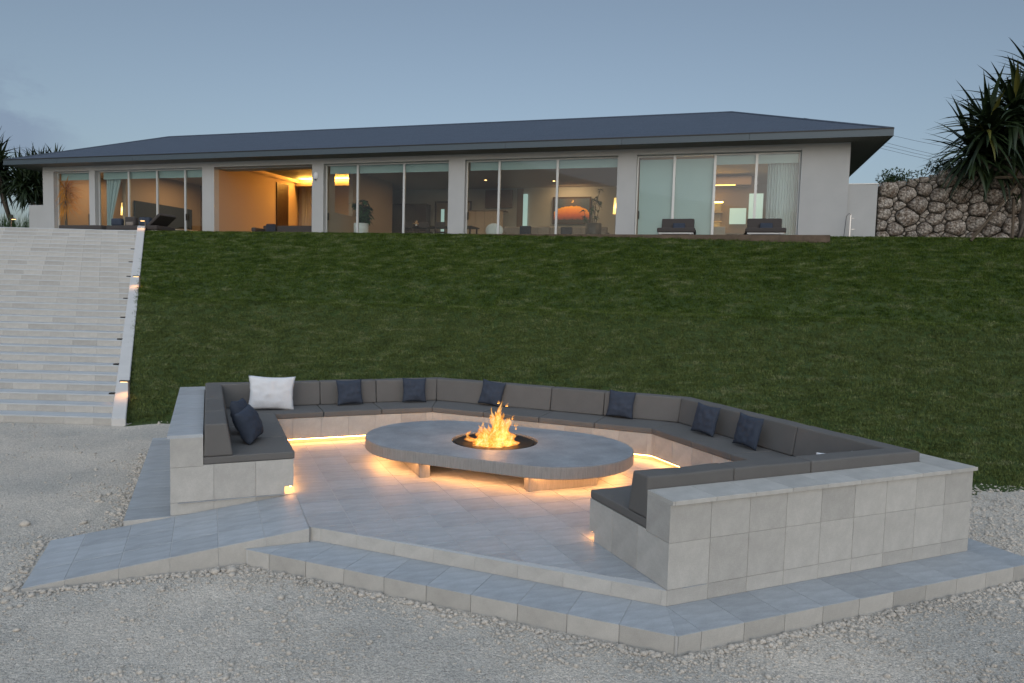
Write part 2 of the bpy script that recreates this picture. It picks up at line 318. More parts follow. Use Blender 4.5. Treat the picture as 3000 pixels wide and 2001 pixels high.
# --- the sunken lounge: masonry ring
lounge = empty('stone_lounge_bench', PIT, PROT)
tag(lounge, 'pale limestone clad built-in bench and low wall wrapping round the fire table', 'bench')
ring('bench_base', TH, 1.33, Z2-0.16, 0.42, M_GROUTW, lounge, e=TH)
ring('bench_core', TH+.0005, 1.44-TH, 0.421, ZS, M_GROUTW, lounge, e=TH)
ring('backrest_core', TH+.001, 0.37, ZS, 1.11, M_GROUTW, lounge, e=TH+.001)
# outer right face (towards the camera)
LW = 4.17
for z0, z1 in ((Z1, Z2), (Z2, ZM), (ZM, 1.11)):
    for i in range(9):
        tile('wall_tile', (0,TH,0), (1,0,0), (0,0,1), [(i*T*0.9955+.002,z0+.002),((i+1)*T*0.9955-.002,z0+.002),((i+1)*T*0.9955-.002,z1-.002),(i*T*0.9955+.002,z1-.002)], TH, M_TILE, lounge)
    for i in range(9):
        y1 = 8.5-i*T; y0 = max(y1-T, 4.18)
        tile('wall_tile', (-4.27+TH,0,0), (0,-1,0), (0,0,1), [(-y1+.002,z0+.002),(-y0-.002,z0+.002),(-y0-.002,z1-.002),(-y1+.002,z1-.002)], TH, M_TILE, lounge)
        y0 = i*T; 
        tile('wall_tile', (LW-TH,0,0), (0,1,0), (0,0,1), [(y0+.002,z0+.002),(y0+T-.002,z0+.002),(y0+T-.002,z1-.002),(y0+.002,z1-.002)], TH, M_TILE, lounge)
# end faces of the two arms
def end_face(O, X, cuts, flip):
    def P(poly): return [(-p[0], p[1]) for p in poly] if flip else poly
    g = .002
    c = cuts                                              # distances from the outer face
    tl = lambda poly: tile('end_tile', O, X, (0,0,1), P(poly), TH, M_TILE, lounge)
    for a, b in zip(c[:-1], c[1:]):
        last = b >= 1.43
        bb = 1.33 if last else b
        tl([(a+g,Z1+g),(bb-(0 if last else g),Z1+g),(bb-(0 if last else g),Z2-g),(a+g,Z2-g)])
        if last: tl([(a+g,Z2+g),(1.33,Z2+g),(1.33,0.421),(1.44,0.421),(1.44,ZS),(a+g,ZS)])
        elif a == 0: tl([(g,Z2+g),(b-g,Z2+g),(b-g,(ZS if b > .38 else ZM)),(.372,ZS if b > .38 else ZM),(.371,ZM-g),(g,ZM-g)])
        else: tl([(a+g,Z2+g),(b-g,Z2+g),(b-g,ZS),(a+g,ZS)])
    tl([(g,ZM+g),(.37,ZM+g),(.37,1.11),(g,1.11)])
end_face((TH,0,0), Vector((0,-1,0)), [0,0.51,0.975,1.44], True)
end_face((0,4.18+TH,0), Vector((1,0,0)), [0,0.49,0.98,1.44], False)
# fix frames: left arm end uses u measured from the outer face
for o in [o for o in lounge.children if o.name.startswith('end_tile')][-4*2+1:]: pass
for o in list(lounge.children):
    if o.name.startswith('end_tile') and o.location.y > 4: o.location.x -= 4.27
# inner bench faces under the cushions, above the light slot
for k in range(5):
    a, X, Y, L = seg_frame(k, 1.44-TH)
    tiling('bench_tile', a+Vector((0,0,0.421))+X*L, -X, (0,0,1), [(0.0,0),(L,0),(L,ZS-.421),(0.0,ZS-.421)], (T,1.0), (0.1*k,0), TH, M_TILE, lounge)
ring('bench_lip', 1.33, 1.44, 0.41, 0.421, M_TILE, lounge)
# coping
for k in range(5):
    a, X, Y, L = seg_frame(k, -0.03)
    tiling('cap_stone', a+Vector((0,0,1.11)), X, Y, seg_region(k, -0.03, 0.37), (T,2.0), (0.03,-1.0), 0.04, M_TOP if k > 2 else M_TILE, lounge, gap=0.005)
# light slot
def led_ring():
    return ring('light_strip', 1.395, 1.415, 0.396, 0.410, M_LED, lounge, e=0.02)
led_ring()

# --- cushions: every one lifts out on its own
def cushion(name, poly_lo, poly_hi, z0, z1, label, cat, bev=0.018):
    n = len(poly_lo); c = Vector((sum(p[0] for p in poly_lo)/n, sum(p[1] for p in poly_lo)/n, z0))
    bm = bmesh.new(); lo = [bm.verts.new(Vector((*p, z0))-c) for p in poly_lo]; hi = [bm.verts.new(Vector((*p, z1))-c) for p in poly_hi]
    bm.faces.new(hi); bm.faces.new(lo[::-1])
    for i in range(n): bm.faces.new((lo[i], lo[(i+1)%n], hi[(i+1)%n], hi[i]))
    bmesh.ops.recalc_face_normals(bm, faces=bm.faces)
    bmesh.ops.bevel(bm, geom=bm.edges[:], offset=bev, segments=3, affect='EDGES', profile=0.55)
    long_ = [e_ for e_ in bm.edges if e_.calc_length() > 0.08]
    bmesh.ops.subdivide_edges(bm, edges=long_, cuts=7, use_grid_fill=True)
    hh_ = z1-z0; sd_ = c*1.7
    for v in bm.verts:
        q = v.co*2.6+sd_; n1_ = mnoise.noise(q); n2_ = mnoise.noise(q*2.7+Vector((5,1,2)))
        v.co += Vector((mnoise.noise(q+Vector((9,0,0))), mnoise.noise(q+Vector((0,9,0))), 0))*0.006
        if v.co.z > hh_*0.5: v.co.z += 0.007*n1_+0.003*n2_
    o = obj(name, bm, M_CUSH, None, smooth=True)
    me = o.data
    ca, sa = math.cos(PROT), math.sin(PROT)
    o.location = (PIT[0]+c.x*ca-c.y*sa, PIT[1]+c.x*sa+c.y*ca, c.z); o.rotation_euler = (0,0,PROT)
    mod = o.modifiers.new('WN', 'WEIGHTED_NORMAL'); mod.keep_sharp = False
    return tag(o, label, cat, {'seat cushion':'seat cushions on the stone bench','back cushion':'back cushions along the stone bench'}[cat])
def cush_seg(k, cuts, kind, labels):
    if kind == 'seat': d0, d1, z0, z1 = 0.372, 1.452, ZS, ZQ
    a, X, Y, L = seg_frame(k, 0.372)
    def trap(dd0, dd1):
        A_, B_ = off(dd0), off(dd1)
        return [((Vector((*p, 0))-a).dot(X), (Vector((*p, 0))-a).dot(Y)) for p in (A_[k], A_[k+1], B_[k+1], B_[k])]
    for i, (s0, s1) in enumerate(zip(cuts[:-1], cuts[1:])):
        g = 0.004
        def cut(reg):
            q = clip([(s0+g,-1),(s1-g,-1),(s1-g,3),(s0+g,3)], reg); q2 = []
            for p in q:
                if not q2 or math.hypot(p[0]-q2[-1][0], p[1]-q2[-1][1]) > 0.03: q2.append(p)
            if math.hypot(q2[0][0]-q2[-1][0], q2[0][1]-q2[-1][1]) < 0.03: q2.pop()
            return [((a+X*p[0]+Y*p[1]).x, (a+X*p[0]+Y*p[1]).y) for p in q2]
        if kind == 'seat':
            p = cut(trap(0.375, 1.452)); cushion('seat_cushion', p, p, ZS+.002, ZQ, labels[i], 'seat cushion')
        else:
            lo = cut(trap(0.375, 0.375+0.34)); hi = cut(trap(0.385, 0.375+0.265))
            if len(lo) == len(hi): cushion('back_cushion', lo, hi, ZQ+.002, ZB, labels[i], 'back cushion', 0.022)
E2 = -5; BIG = 20
cush_seg(0, [0.0+.001,1.05,2.10,BIG], 'back', ['grey back cushion at the front end of the right arm, nearest the camera','middle grey back cushion standing on the right arm wall','long grey back cushion at the far right corner of the right arm'])
cush_seg(0, [0.0+.001,1.05,2.0,BIG], 'seat', ['grey seat cushion on the open end of the right arm','middle grey seat cushion on the right arm, hidden behind its backs','grey seat cushion in the right corner of the bench'])
cush_seg(1, [E2,2.0-0.375,3.0-0.375,BIG], 'back', ['long grey back cushion running into the far right corner','narrow grey back cushion right of the last dark pillow','grey back cushion between the two dark pillows on the right'])
cush_seg(1, [E2,2.36-.375,3.21-.375,BIG], 'seat', ['grey seat cushion by the right corner, mostly hidden by the right arm','grey seat cushion under the rightmost dark pillow','grey seat cushion at the angle right of the fire table'])
cL = off(0.372); LL = math.dist(cL[2], cL[3])
pp = lambda p: (math.dist(cL[2], (0,0))*0 + ((Vector((p*S2+9.0*0.5-.372*S2*math.sqrt(2)*0.5*1.414, 0, 0))).x)*0)
# chamfer: p axis (1,-1)/sqrt2, segment runs from high p to low p
p0 = (cL[2][0]-cL[2][1])*S2
cush_seg(2, [E2, p0+2.06, p0+3.05, p0+4.10, BIG], 'back', ['grey back cushion right of the fourth dark pillow, behind the table','grey back cushion left of the fourth dark pillow, behind the table','grey back cushion directly behind the flames','grey back cushion at the left angle of the back bench'])
cush_seg(2, [E2, p0+2.02, p0+3.0, p0+4.04, BIG], 'seat', ['grey seat cushion at the right end of the back bench','grey seat cushion right of the flames on the back bench','grey seat cushion just behind the flames','grey seat cushion at the left angle of the back bench'])
u3 = cL[3][0]
cush_seg(3, [E2, u3+0.955, u3+1.98, BIG], 'back', ['grey back cushion behind the second dark pillow from the white one','grey back cushion behind the dark pillow next to the white one','grey back cushion behind the large white pillow'])
cush_seg(3, [E2, u3+1.02, u3+2.03, BIG], 'seat', ['grey seat cushion left of the back angle under a dark pillow','grey seat cushion between the white and dark pillows','grey seat cushion in the left corner under the white pillow'])
v4 = cL[4][1]
cush_seg(4, [E2, v4-6.27, v4-5.15, BIG], 'back', ['grey back cushion in the far left corner of the bench','grey back cushion midway along the left arm','grey wedge back cushion at the open end of the left arm'])
cush_seg(4, [E2, v4-6.19, v4-5.18, BIG], 'seat', ['grey seat cushion in the corner of the left arm','grey seat cushion midway along the left arm','grey seat cushion at the open end of the left arm'])

def pillow(loc, w, h, yaw, lean, tilt, m, label, group=None, seed=0, thick=0.075):
    """stuffed square: local x width, local z height, local y thickness; corners pinched and creased"""
    N = 22; V = []; idx = {}
    for sgn in (1, -1):
        for i in range(N+1):
            for j in range(N+1):
                x = 2*i/N-1; y = 2*j/N-1
                if sgn == -1 and (i in (0, N) or j in (0, N)): idx[(sgn,i,j)] = idx[(1,i,j)]; continue
                prof = ((1-x**2)*(1-y**2))
                th = thick*(prof**0.42)
                pin = 1-0.10*(1-x*x)*y*y; pin2 = 1-0.10*(1-y*y)*x*x
                X = x*pin2; Z = y*pin
                P3 = Vector((X*2+seed*3, Z*2, sgn*1.7+seed))
                wr = mnoise.noise(P3*1.6)*0.022+mnoise.noise(Vector((X*9+seed, Z*3, seed)))*0.008
                edge = 1-prof
                wr2 = math.sin((x*y)*18+seed)*0.006*edge*(1-edge*0.6)
                fr = mnoise.noise(Vector((x*5+seed, y*5, 3.1)))*0.018*edge
                idx[(sgn,i,j)] = len(V); V.append((X*w/2*(1+fr), sgn*(th+(wr+wr2)*(prof**0.3)), Z*h/2*(1+fr)))
    Fc = []
    for sgn in (1, -1):
        for i in range(N):
            for j in range(N):
                q = [idx[(sgn,i,j)], idx[(sgn,i+1,j)], idx[(sgn,i+1,j+1)], idx[(sgn,i,j+1)]]
                Fc.append(q if sgn == -1 else q[::-1])
    o = obj('throw_pillow', fast_mesh('throw_pillow', V, Fc, m), None, None, smooth=True)
    ca, sa = math.cos(PROT), math.sin(PROT)
    o.location = (PIT[0]+loc[0]*ca-loc[1]*sa, PIT[1]+loc[0]*sa+loc[1]*ca, loc[2])
    o.rotation_euler = (Matrix.Rotation(PROT+yaw, 4, 'Z') @ Matrix.Rotation(lean, 4, 'X') @ Matrix.Rotation(tilt, 4, 'Y')).to_euler()
    return tag(o, label, 'pillow', group or 'dark blue throw pillows')
LEAN = -R(14)
PZ = ZQ+0.235
# left-back run (faces -v): yaw 0
pillow((-2.84,7.50,PZ+0.05), 0.78, 0.60, R(-2), LEAN, R(3), M_WHITE, 'large white pillow on the left corner of the bench', 'white pillow', 1, 0.09)
pillow((-1.48,7.66,PZ), 0.47, 0.46, R(0), LEAN, R(-2), M_NAVY, 'dark blue pillow next right of the large white pillow', None, 2)
pillow((-0.27,7.66,PZ), 0.46, 0.46, R(-4), LEAN, R(2), M_NAVY, 'dark blue pillow just left of the back angle of the bench', None, 3)
# chamfer run faces (-1,-1): yaw -45deg
pillow((1.02,6.94,PZ), 0.48, 0.47, R(-45), LEAN, R(7), M_NAVY, 'dark blue pillow right above the flames on the back bench', None, 4)
pillow((2.745,5.205,PZ), 0.48, 0.47, R(-45), LEAN, R(3), M_NAVY, 'dark blue pillow on the back bench, right of the flames', None, 5)
# right-back run faces -u: yaw -90
pillow((3.26,3.58,PZ), 0.48, 0.47, R(-82), LEAN, R(3), M_NAVY, 'dark blue pillow just past the right angle of the bench', None, 6)
pillow((3.26,2.64,PZ), 0.48, 0.47, R(-88), LEAN, R(2), M_NAVY, 'rightmost fully visible dark blue pillow on the bench', None, 7)
# left arm faces +u: yaw 90
pillow((-3.33,4.98,PZ-0.0), 0.52, 0.47, R(66), LEAN*1.6, R(-6), M_NAVY, 'front dark blue pillow leaning on the left arm', None, 8, 0.135)
pillow((-3.40,5.60,PZ+.02), 0.50, 0.48, R(72), LEAN*1.2, R(4), M_NAVY, 'dark blue pillow behind another one on the left arm', None, 9, .12)
# barely showing over the right arm
pillow((2.55,1.02,PZ-0.13), 0.46, 0.42, R(180), LEAN, R(0), M_NAVY, 'dark blue pillow whose edge peeps over the right arm backs', None, 10)
pillow((3.12,1.05,PZ-0.145), 0.52, 0.46, R(172), LEAN, R(0), M_WHITE, 'white pillow whose rim shows over the right arm backs', 'white pillow', 11)

# --- fire table
TC = (-3.17, 3.45); TZ0, TZ1 = 0.55, 0.72; HR = 0.655; TR, TL = 1.24, 0.86
table = empty('fire_table', PIT, PROT); tag(table, 'large oval concrete fire table with a round black burner in its middle', 'fire table')
def pq(p, q): return ((p+q)*S2, (q-p)*S2)
tcu = pq(*TC)
NS = 128
def stad(inset, n=NS):
    r = TR-inset; pts = []
    for i in range(n):
        a = 2*math.pi*i/n; c, s_ = math.cos(a), math.sin(a)
        # ray from centre to stadium outline
        if abs(s_) > 1e-9 and abs(r/abs(s_)*c) <= TL: t = r/abs(s_)
        else:
            b = TL*abs(c); t = b+math.sqrt(max(b*b-(TL*TL-r*r), 0))
        pts.append((TC[0]+t*c, TC[1]+t*s_))
    return [pq(*p) for p in pts]
def circ(r, n=NS): return [pq(TC[0]-0.02+r*math.cos(2*math.pi*i/n), TC[1]+r*math.sin(2*math.pi*i/n)) for i in range(n)]
bm = bmesh.new()
prof = [(circ(HR), TZ0), (circ(HR), TZ1-.006), (circ(HR+.006), TZ1), (stad(0.012), TZ1), (stad(0.003), TZ1-.004), (stad(0), TZ1-.014), (stad(0), TZ0+.01), (stad(.01), TZ0)]
rg = [[bm.verts.new((*p, z)) for p in L] for L, z in prof]
for i in range(len(rg)):
    r0, r1 = rg[i], rg[(i+1) % len(rg)]
    for k in range(NS):
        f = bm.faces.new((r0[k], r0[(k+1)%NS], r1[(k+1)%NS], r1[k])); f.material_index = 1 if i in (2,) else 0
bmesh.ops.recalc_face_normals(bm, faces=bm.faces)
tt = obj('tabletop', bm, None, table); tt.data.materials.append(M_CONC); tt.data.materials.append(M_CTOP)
# four leg blocks, set square to the paving
for (u0,u1,v0,v1) in ((0.11,1.17,3.27,3.42),(-1.08,-0.93,4.39,5.42),(1.28,1.43,4.1,5.1),(-0.75,0.3,5.88,6.03)):
    box('leg', u0, u1, v0, v1, Z2, TZ0, M_CONC, table, 0.004)
# burner bowl, lava stones and box below
bm = bmesh.new(); rs = [(HR-.045,TZ1-.018),(HR-.06,TZ1-.012),(HR-.09,TZ1-.03),(0.30,TZ1-.045),(0.26,TZ1-.07),(0.001,TZ1-.07)]
rr = [[bm.verts.new((*p, z)) for p in circ(r, 64)] for r, z in rs]
bot = [bm.verts.new((*p, TZ0-.06)) for p in circ(HR-.045, 64)]
rr = [bot]+rr
for i in range(len(rr)-1):
    for k in range(64): bm.faces.new((rr[i][k], rr[i][(k+1)%64], rr[i+1][(k+1)%64], rr[i+1][k]))
bmesh.ops.recalc_face_normals(bm, faces=bm.faces)
obj('burner_plate', bm, M_BLACK, table, True)
bx, by = pq(TC[0], TC[1]); box('gas_box', bx-.16, bx+.16, by-.3, by+.1, Z2, TZ0-.06, M_BLACK, table, 0.005)
bm = bmesh.new(); tube_bm(bm, [(bx-.1,by-.32,Z2+.02),(bx+.05,by-.45,Z2+.015),(bx+.25,by-.42,Z2+.015),(bx+.3,by-.28,Z2+.06)], [.008]*4, 6); obj('gas_hose', bm, mat('hose', (.3,.28,.25), .6), table)
bm = bmesh.new(); i0 = stad(.19, 96); i1 = stad(.215, 96)
va = [bm.verts.new((*p, TZ0-.006)) for p in i0]; vb = [bm.verts.new((*p, TZ0-.006)) for p in i1]
for k in range(96): bm.faces.new((va[k], vb[k], vb[(k+1)%96], va[(k+1)%96]))
obj('light_strip', bm, M_LEDT, table)

def flame_mat():
    m = bpy.data.materials.new('flame'); m.use_nodes = True; n = m.node_tree.nodes; l = m.node_tree.links; n.clear()
    o = n.new('ShaderNodeOutputMaterial'); mx = n.new('ShaderNodeMixShader'); tr = n.new('ShaderNodeBsdfTransparent'); em = n.new('ShaderNodeEmission')
    tc = n.new('ShaderNodeTexCoord'); mp = n.new('ShaderNodeMapping'); mp.inputs['Scale'].default_value = (1,1,0.45); l.new(tc.outputs['Object'], mp.inputs[0])
    no = n.new('ShaderNodeTexNoise'); no.inputs['Scale'].default_value = 13; no.inputs['Detail'].default_value = 5; no.inputs['Roughness'].default_value = .6; no.inputs['Distortion'].default_value = 2.2; l.new(mp.outputs[0], no.inputs['Vector'])
    lw = n.new('ShaderNodeLayerWeight'); lw.inputs[0].default_value = 0.45
    inv = n.new('ShaderNodeMath'); inv.operation = 'SUBTRACT'; inv.inputs[0].default_value = 1.0; l.new(lw.outputs['Facing'], inv.inputs[1])
    add = n.new('ShaderNodeMath'); add.operation = 'MULTIPLY'; l.new(inv.outputs[0], add.inputs[0]); l.new(no.outputs['Fac'], add.inputs[1])
    cr = n.new('ShaderNodeValToRGB'); e = cr.color_ramp.elements
    e[0].position = 0.14; e[0].color = (0.45,0.06,0.0,1); e[1].position = 0.60; e[1].color = (1.0,0.80,0.42,1)
    x = cr.color_ramp.elements.new(0.28); x.color = (1.0,0.22,0.008,1); x = cr.color_ramp.elements.new(0.44); x.color = (1.0,0.44,0.05,1)
    l.new(add.outputs[0], cr.inputs[0]); l.new(cr.outputs[0], em.inputs[0])
    st = n.new('ShaderNodeMapRange'); st.inputs['From Min'].default_value = 0.12; st.inputs['From Max'].default_value = 0.5; st.inputs['To Min'].default_value = 0.22; st.inputs['To Max'].default_value = 0.95
    l.new(add.outputs[0], st.inputs[0]); l.new(st.outputs[0], em.inputs[1])
    al = n.new('ShaderNodeMapRange'); al.inputs['From Min'].default_value = 0.19; al.inputs['From Max'].default_value = 0.40; al.inputs['To Max'].default_value = .34; l.new(add.outputs[0], al.inputs[0])
    l.new(al.outputs[0], mx.inputs[0]); l.new(tr.outputs[0], mx.inputs[1]); l.new(em.outputs[0], mx.inputs[2]); l.new(mx.outputs[0], o.inputs[0])
    ve = n.new('ShaderNodeEmission'); ve.inputs[0].default_value = (1.0,0.30,0.045,1); n3 = n.new('ShaderNodeTexNoise'); n3.inputs['Scale'].default_value = 11; n3.inputs['Detail'].default_value = 3; n3.inputs['Distortion'].default_value = 1.5; l.new(mp.outputs[0], n3.inputs['Vector'])
    vr = n.new('ShaderNodeMapRange'); vr.inputs['From Min'].default_value = .42; vr.inputs['From Max'].default_value = .64; vr.inputs['To Min'].default_value = 0.6; vr.inputs['To Max'].default_value = 13.0
    l.new(n3.outputs['Fac'], vr.inputs[0]); l.new(vr.outputs[0], ve.inputs[1]); l.new(ve.outputs[0], o.inputs[1])
    return m
M_FLAME = flame_mat()
fire = empty('fire', (0,0,0)); ca, sa = math.cos(PROT), math.sin(PROT)
fx, fy = PIT[0]+bx*ca-by*sa, PIT[1]+bx*sa+by*ca
fire.location = (fx, fy, TZ1-.07); tag(fire, 'orange and yellow gas flames leaping from the black burner', 'fire')
frnd = random.Random(5)
def tongue(px, py, h, r, leanx, leany, ph):
    bm = bmesh.new(); n = 20; seg = 12; rings = []
    for i in range(n+1):
        t = i/n; z = t*h
        rad = r*(math.sin(math.pi*min(1, t*0.78+0.22))**0.8)*(1-t*0.25)*(1+0.38*math.sin(t*15+ph*2)) if i < n else 0.001
        ox = leanx*t**1.4+r*0.9*math.sin(t*6+ph)*t; oy = leany*t**1.4+r*0.9*math.cos(t*5+ph*1.7)*t
        rings.append([bm.verts.new((px+ox+rad*math.cos(2*math.pi*k/seg+t*2.2)*(1.15+.5*math.sin(ph+t*5)), py+oy+rad*math.sin(2*math.pi*k/seg+t*2.2)*0.6, z)) for k in range(seg)])
    for a_, b_ in zip(rings[:-1], rings[1:]):
        for k in range(seg): bm.faces.new((a_[k], a_[(k+1)%seg], b_[(k+1)%seg], b_[k]))
    return obj('flame', bm, M_FLAME, fire, True)
for i in range(40):                                             # broad low bed
    a = frnd.uniform(0, 6.283); rr_ = 0.35*math.sqrt(frnd.random()); px, py = rr_*math.cos(a)-0.04, rr_*math.sin(a)
    hh = frnd.uniform(0.10, 0.30)*(1.2-abs(px)*.9)
    tongue(px, py, hh, frnd.uniform(0.035, 0.075), frnd.uniform(-.14,.14)-px*0.1, frnd.uniform(-.05,.05), frnd.uniform(0, 6))
for i in range(15):                                             # tall leaping middle
    px, py = frnd.uniform(-.05,.12), frnd.uniform(-.10,.10)
    tongue(px, py, frnd.uniform(0.36, 0.66), frnd.uniform(0.04, 0.075), frnd.uniform(-.05,.12), frnd.uniform(-.04,.04), frnd.uniform(0, 6))
for (px, pz, hh) in ((.24,.40,.07),(-.10,.40,.08),(.15,.60,.05),(.02,.64,.05),(-.22,.27,.08),(.30,.25,.09),(.28,.30,.05)):   # torn-off licks
    o = tongue(px, 0, hh, .016, .02, 0, px*9); o.location.z = pz
ld = bpy.data.lights.new('fire_light', 'POINT'); ld.energy = 26; ld.color = (1.0,0.45,0.14); ld.shadow_soft_size = 0.16; lo_ = bpy.data.objects.new('fire_light', ld); C.objects.link(lo_); lo_.location = (fx, fy, TZ1+.22)

# ------------------------------------------------------------------ ground
def interp(x, pts):
    return float(np.interp(x, [p[0] for p in pts], [p[1] for p in pts]))
FOOT = [(-60,17),(-24,14.6),(-8.3,14.5),(-7.4,15.1),(-5.8,14.9),(-3,14.2),(-1.4,13.95),(1,13.2),(3.4,12.25),(5,12.0),(7.8,11.6),(8.5,11.4),(15,10.4),(60,4)]
LIP = [(-60,34),(-20,28.9),(-14.8,27.75),(-0.1,24.75),(12.3,21.6),(15,21.0),(60,9)]
ZT = 4.95
STB, STT = 14.45, 27.70                                         # stair foot and head (y)
def rail_x(y): return -8.30+(y-14.47)*(-14.78+8.30)/(27.7-14.47)  # inner line of the side wall
def left_x(y): return -24.2+(y-14.5)*(4.2)/(14.4)
def slope_z(x, y):
    f, l_ = interp(x, FOOT), interp(x, LIP); t = (y-f)/(l_-f)
    if t <= 0: return 0.0+max(t, -1)*0.25
    if t >= 1: return ZT
    z = ZT*t
    am = min(1.0, max(0.0, (x-rail_x(y)-.35)/1.6))
    z += am*(-0.34*math.exp(-((t-0.57)/0.07)**2)+0.24*math.exp(-((t-0.465)/0.045)**2))   # the low bench across the bank
    z += am*0.05*mnoise.noise(Vector((x*0.35, y*0.5, 0)))*min(1, t*6, (1-t)*8)
    if t > 0.93: z = z+(ZT-z)*((t-0.93)/0.07)**1.5
    if t < 0.05: z += 0.05*math.sin(t/0.05*math.pi)
    return z
xs = np.concatenate([np.arange(-60,-26,2.0), np.arange(-26,22,0.25), np.arange(22,61,2.0)])
ts = np.concatenate([[-0.12,-0.04,0.0], np.linspace(0.01,0.06,5), np.linspace(0.09,0.92,58), np.linspace(0.94,1.0,6), [1.08,1.3,2.0,5.0]])
V = []; 
for x in xs:
    f, l_ = interp(x, FOOT), interp(x, LIP)
    for t in ts:
        y = f+(l_-f)*t; z = slope_z(x, y)
        inst = left_x(y) < x < rail_x(y)+0.13 and y < STT+3
        if inst: z = (ZT*(y-STB)/(STT-STB) if y < STT else ZT)-0.45
        V.append((x, y, z))
nT = len(ts); Fc = [(i*nT+j, (i+1)*nT+j, (i+1)*nT+j+1, i*nT+j+1) for i in range(len(xs)-1) for j in range(nT-1)]
M_SOIL = mat('turf', (0.022,0.044,0.006), 0.95, nscale=1.6, color2=(0.045,0.065,0.018), bump=0.03, bscale=18, fine=0.25, fscale=30)
bank = obj('grass_bank', fast_mesh('grass_bank', V, Fc, M_SOIL), None, None, True); tag(bank, kind='structure')

# gravel yard with gentle relief
def g_h(x, y): return -0.008+0.014*mnoise.noise(Vector((x*0.5, y*0.5, 1)))+0.007*mnoise.noise(Vector((x*2.1, y*2.1, 5)))
gx = np.concatenate([[-600,-200,-80,-40], np.arange(-22,20.1,0.14), [40,80,200,600]]); gy = np.concatenate([[-600,-150,-30], np.arange(1.0,19,0.14), [60,200,600]])
V = [(x, y, g_h(x, y) if abs(x) < 22 and 0 < y < 19 else -0.05) for x in gx for y in gy]; n_ = len(gy)
Fc = [(i*n_+j, (i+1)*n_+j, (i+1)*n_+j+1, i*n_+j+1) for i in range(len(gx)-1) for j in range(n_-1)]
def gravel_ground_mat():
    m = bpy.data.materials.new('crushed_coral_ground'); m.use_nodes = True; n = m.node_tree.nodes; l = m.node_tree.links; b = n['Principled BSDF']
    b.inputs['Roughness'].default_value = 0.95; b.inputs['Specular IOR Level'].default_value = 0.15
    tc = n.new('ShaderNodeTexCoord')
    n1 = n.new('ShaderNodeTexNoise'); n1.inputs['Scale'].default_value = 0.55; n1.inputs['Detail'].default_value = 7; n1.inputs['Roughness'].default_value = .6
    vo = n.new('ShaderNodeTexVoronoi'); vo.inputs['Scale'].default_value = 85
    v2 = n.new('ShaderNodeTexVoronoi'); v2.inputs['Scale'].default_value = 34
    n2 = n.new('ShaderNodeTexNoise'); n2.inputs['Scale'].default_value = 60; n2.inputs['Detail'].default_value = 5
    for q in (n1, vo, v2, n2): l.new(tc.outputs['Object'], q.inputs['Vector'])
    ra = n.new('ShaderNodeValToRGB'); ra.color_ramp.elements[0].position = .36; ra.color_ramp.elements[0].color = (0.45,0.42,0.37,1); ra.color_ramp.elements[1].position = .66; ra.color_ramp.elements[1].color = (0.64,0.57,0.48,1)
    l.new(n1.outputs['Fac'], ra.inputs[0])
    mv = n.new('ShaderNodeMapRange'); mv.inputs['To Min'].default_value = 0.74; mv.inputs['To Max'].default_value = 1.22; l.new(vo.outputs['Color'], mv.inputs[0])
    mr = n.new('ShaderNodeMapRange'); mr.inputs['From Min'].default_value = .3; mr.inputs['From Max'].default_value = .7; mr.inputs['To Min'].default_value = .8; mr.inputs['To Max'].default_value = 1.18; l.new(n2.outputs['Fac'], mr.inputs[0])
    mm = n.new('ShaderNodeMath'); mm.operation = 'MULTIPLY'; l.new(mv.outputs[0], mm.inputs[0]); l.new(mr.outputs[0], mm.inputs[1])
    m2_ = n.new('ShaderNodeMapRange'); m2_.inputs['To Min'].default_value = .86; m2_.inputs['To Max'].default_value = 1.12; l.new(v2.outputs['Color'], m2_.inputs[0])
    m3 = n.new('ShaderNodeMath'); m3.operation = 'MULTIPLY'; l.new(mm.outputs[0], m3.inputs[0]); l.new(m2_.outputs[0], m3.inputs[1])
    sc = n.new('ShaderNodeVectorMath'); sc.operation = 'SCALE'; l.new(ra.outputs[0], sc.inputs[0]); l.new(m3.outputs[0], sc.inputs['Scale']); l.new(sc.outputs[0], b.inputs['Base Color'])
    b1 = n.new('ShaderNodeBump'); b1.inputs['Distance'].default_value = 0.007; b1.invert = True; l.new(vo.outputs['Distance'], b1.inputs['Height'])
    b3 = n.new('ShaderNodeBump'); b3.inputs['Distance'].default_value = 0.009; b3.invert = True; l.new(v2.outputs['Distance'], b3.inputs['Height']); l.new(b1.outputs[0], b3.inputs['Normal'])
    b2 = n.new('ShaderNodeBump'); b2.inputs['Distance'].default_value = 0.012; l.new(n2.outputs['Fac'], b2.inputs['Height']); l.new(b3.outputs[0], b2.inputs['Normal'])
    l.new(b2.outputs[0], b.inputs['Normal']); return m
ground = obj('ground', fast_mesh('ground', V, Fc, gravel_ground_mat()), None, None, True); tag(ground, kind='structure')

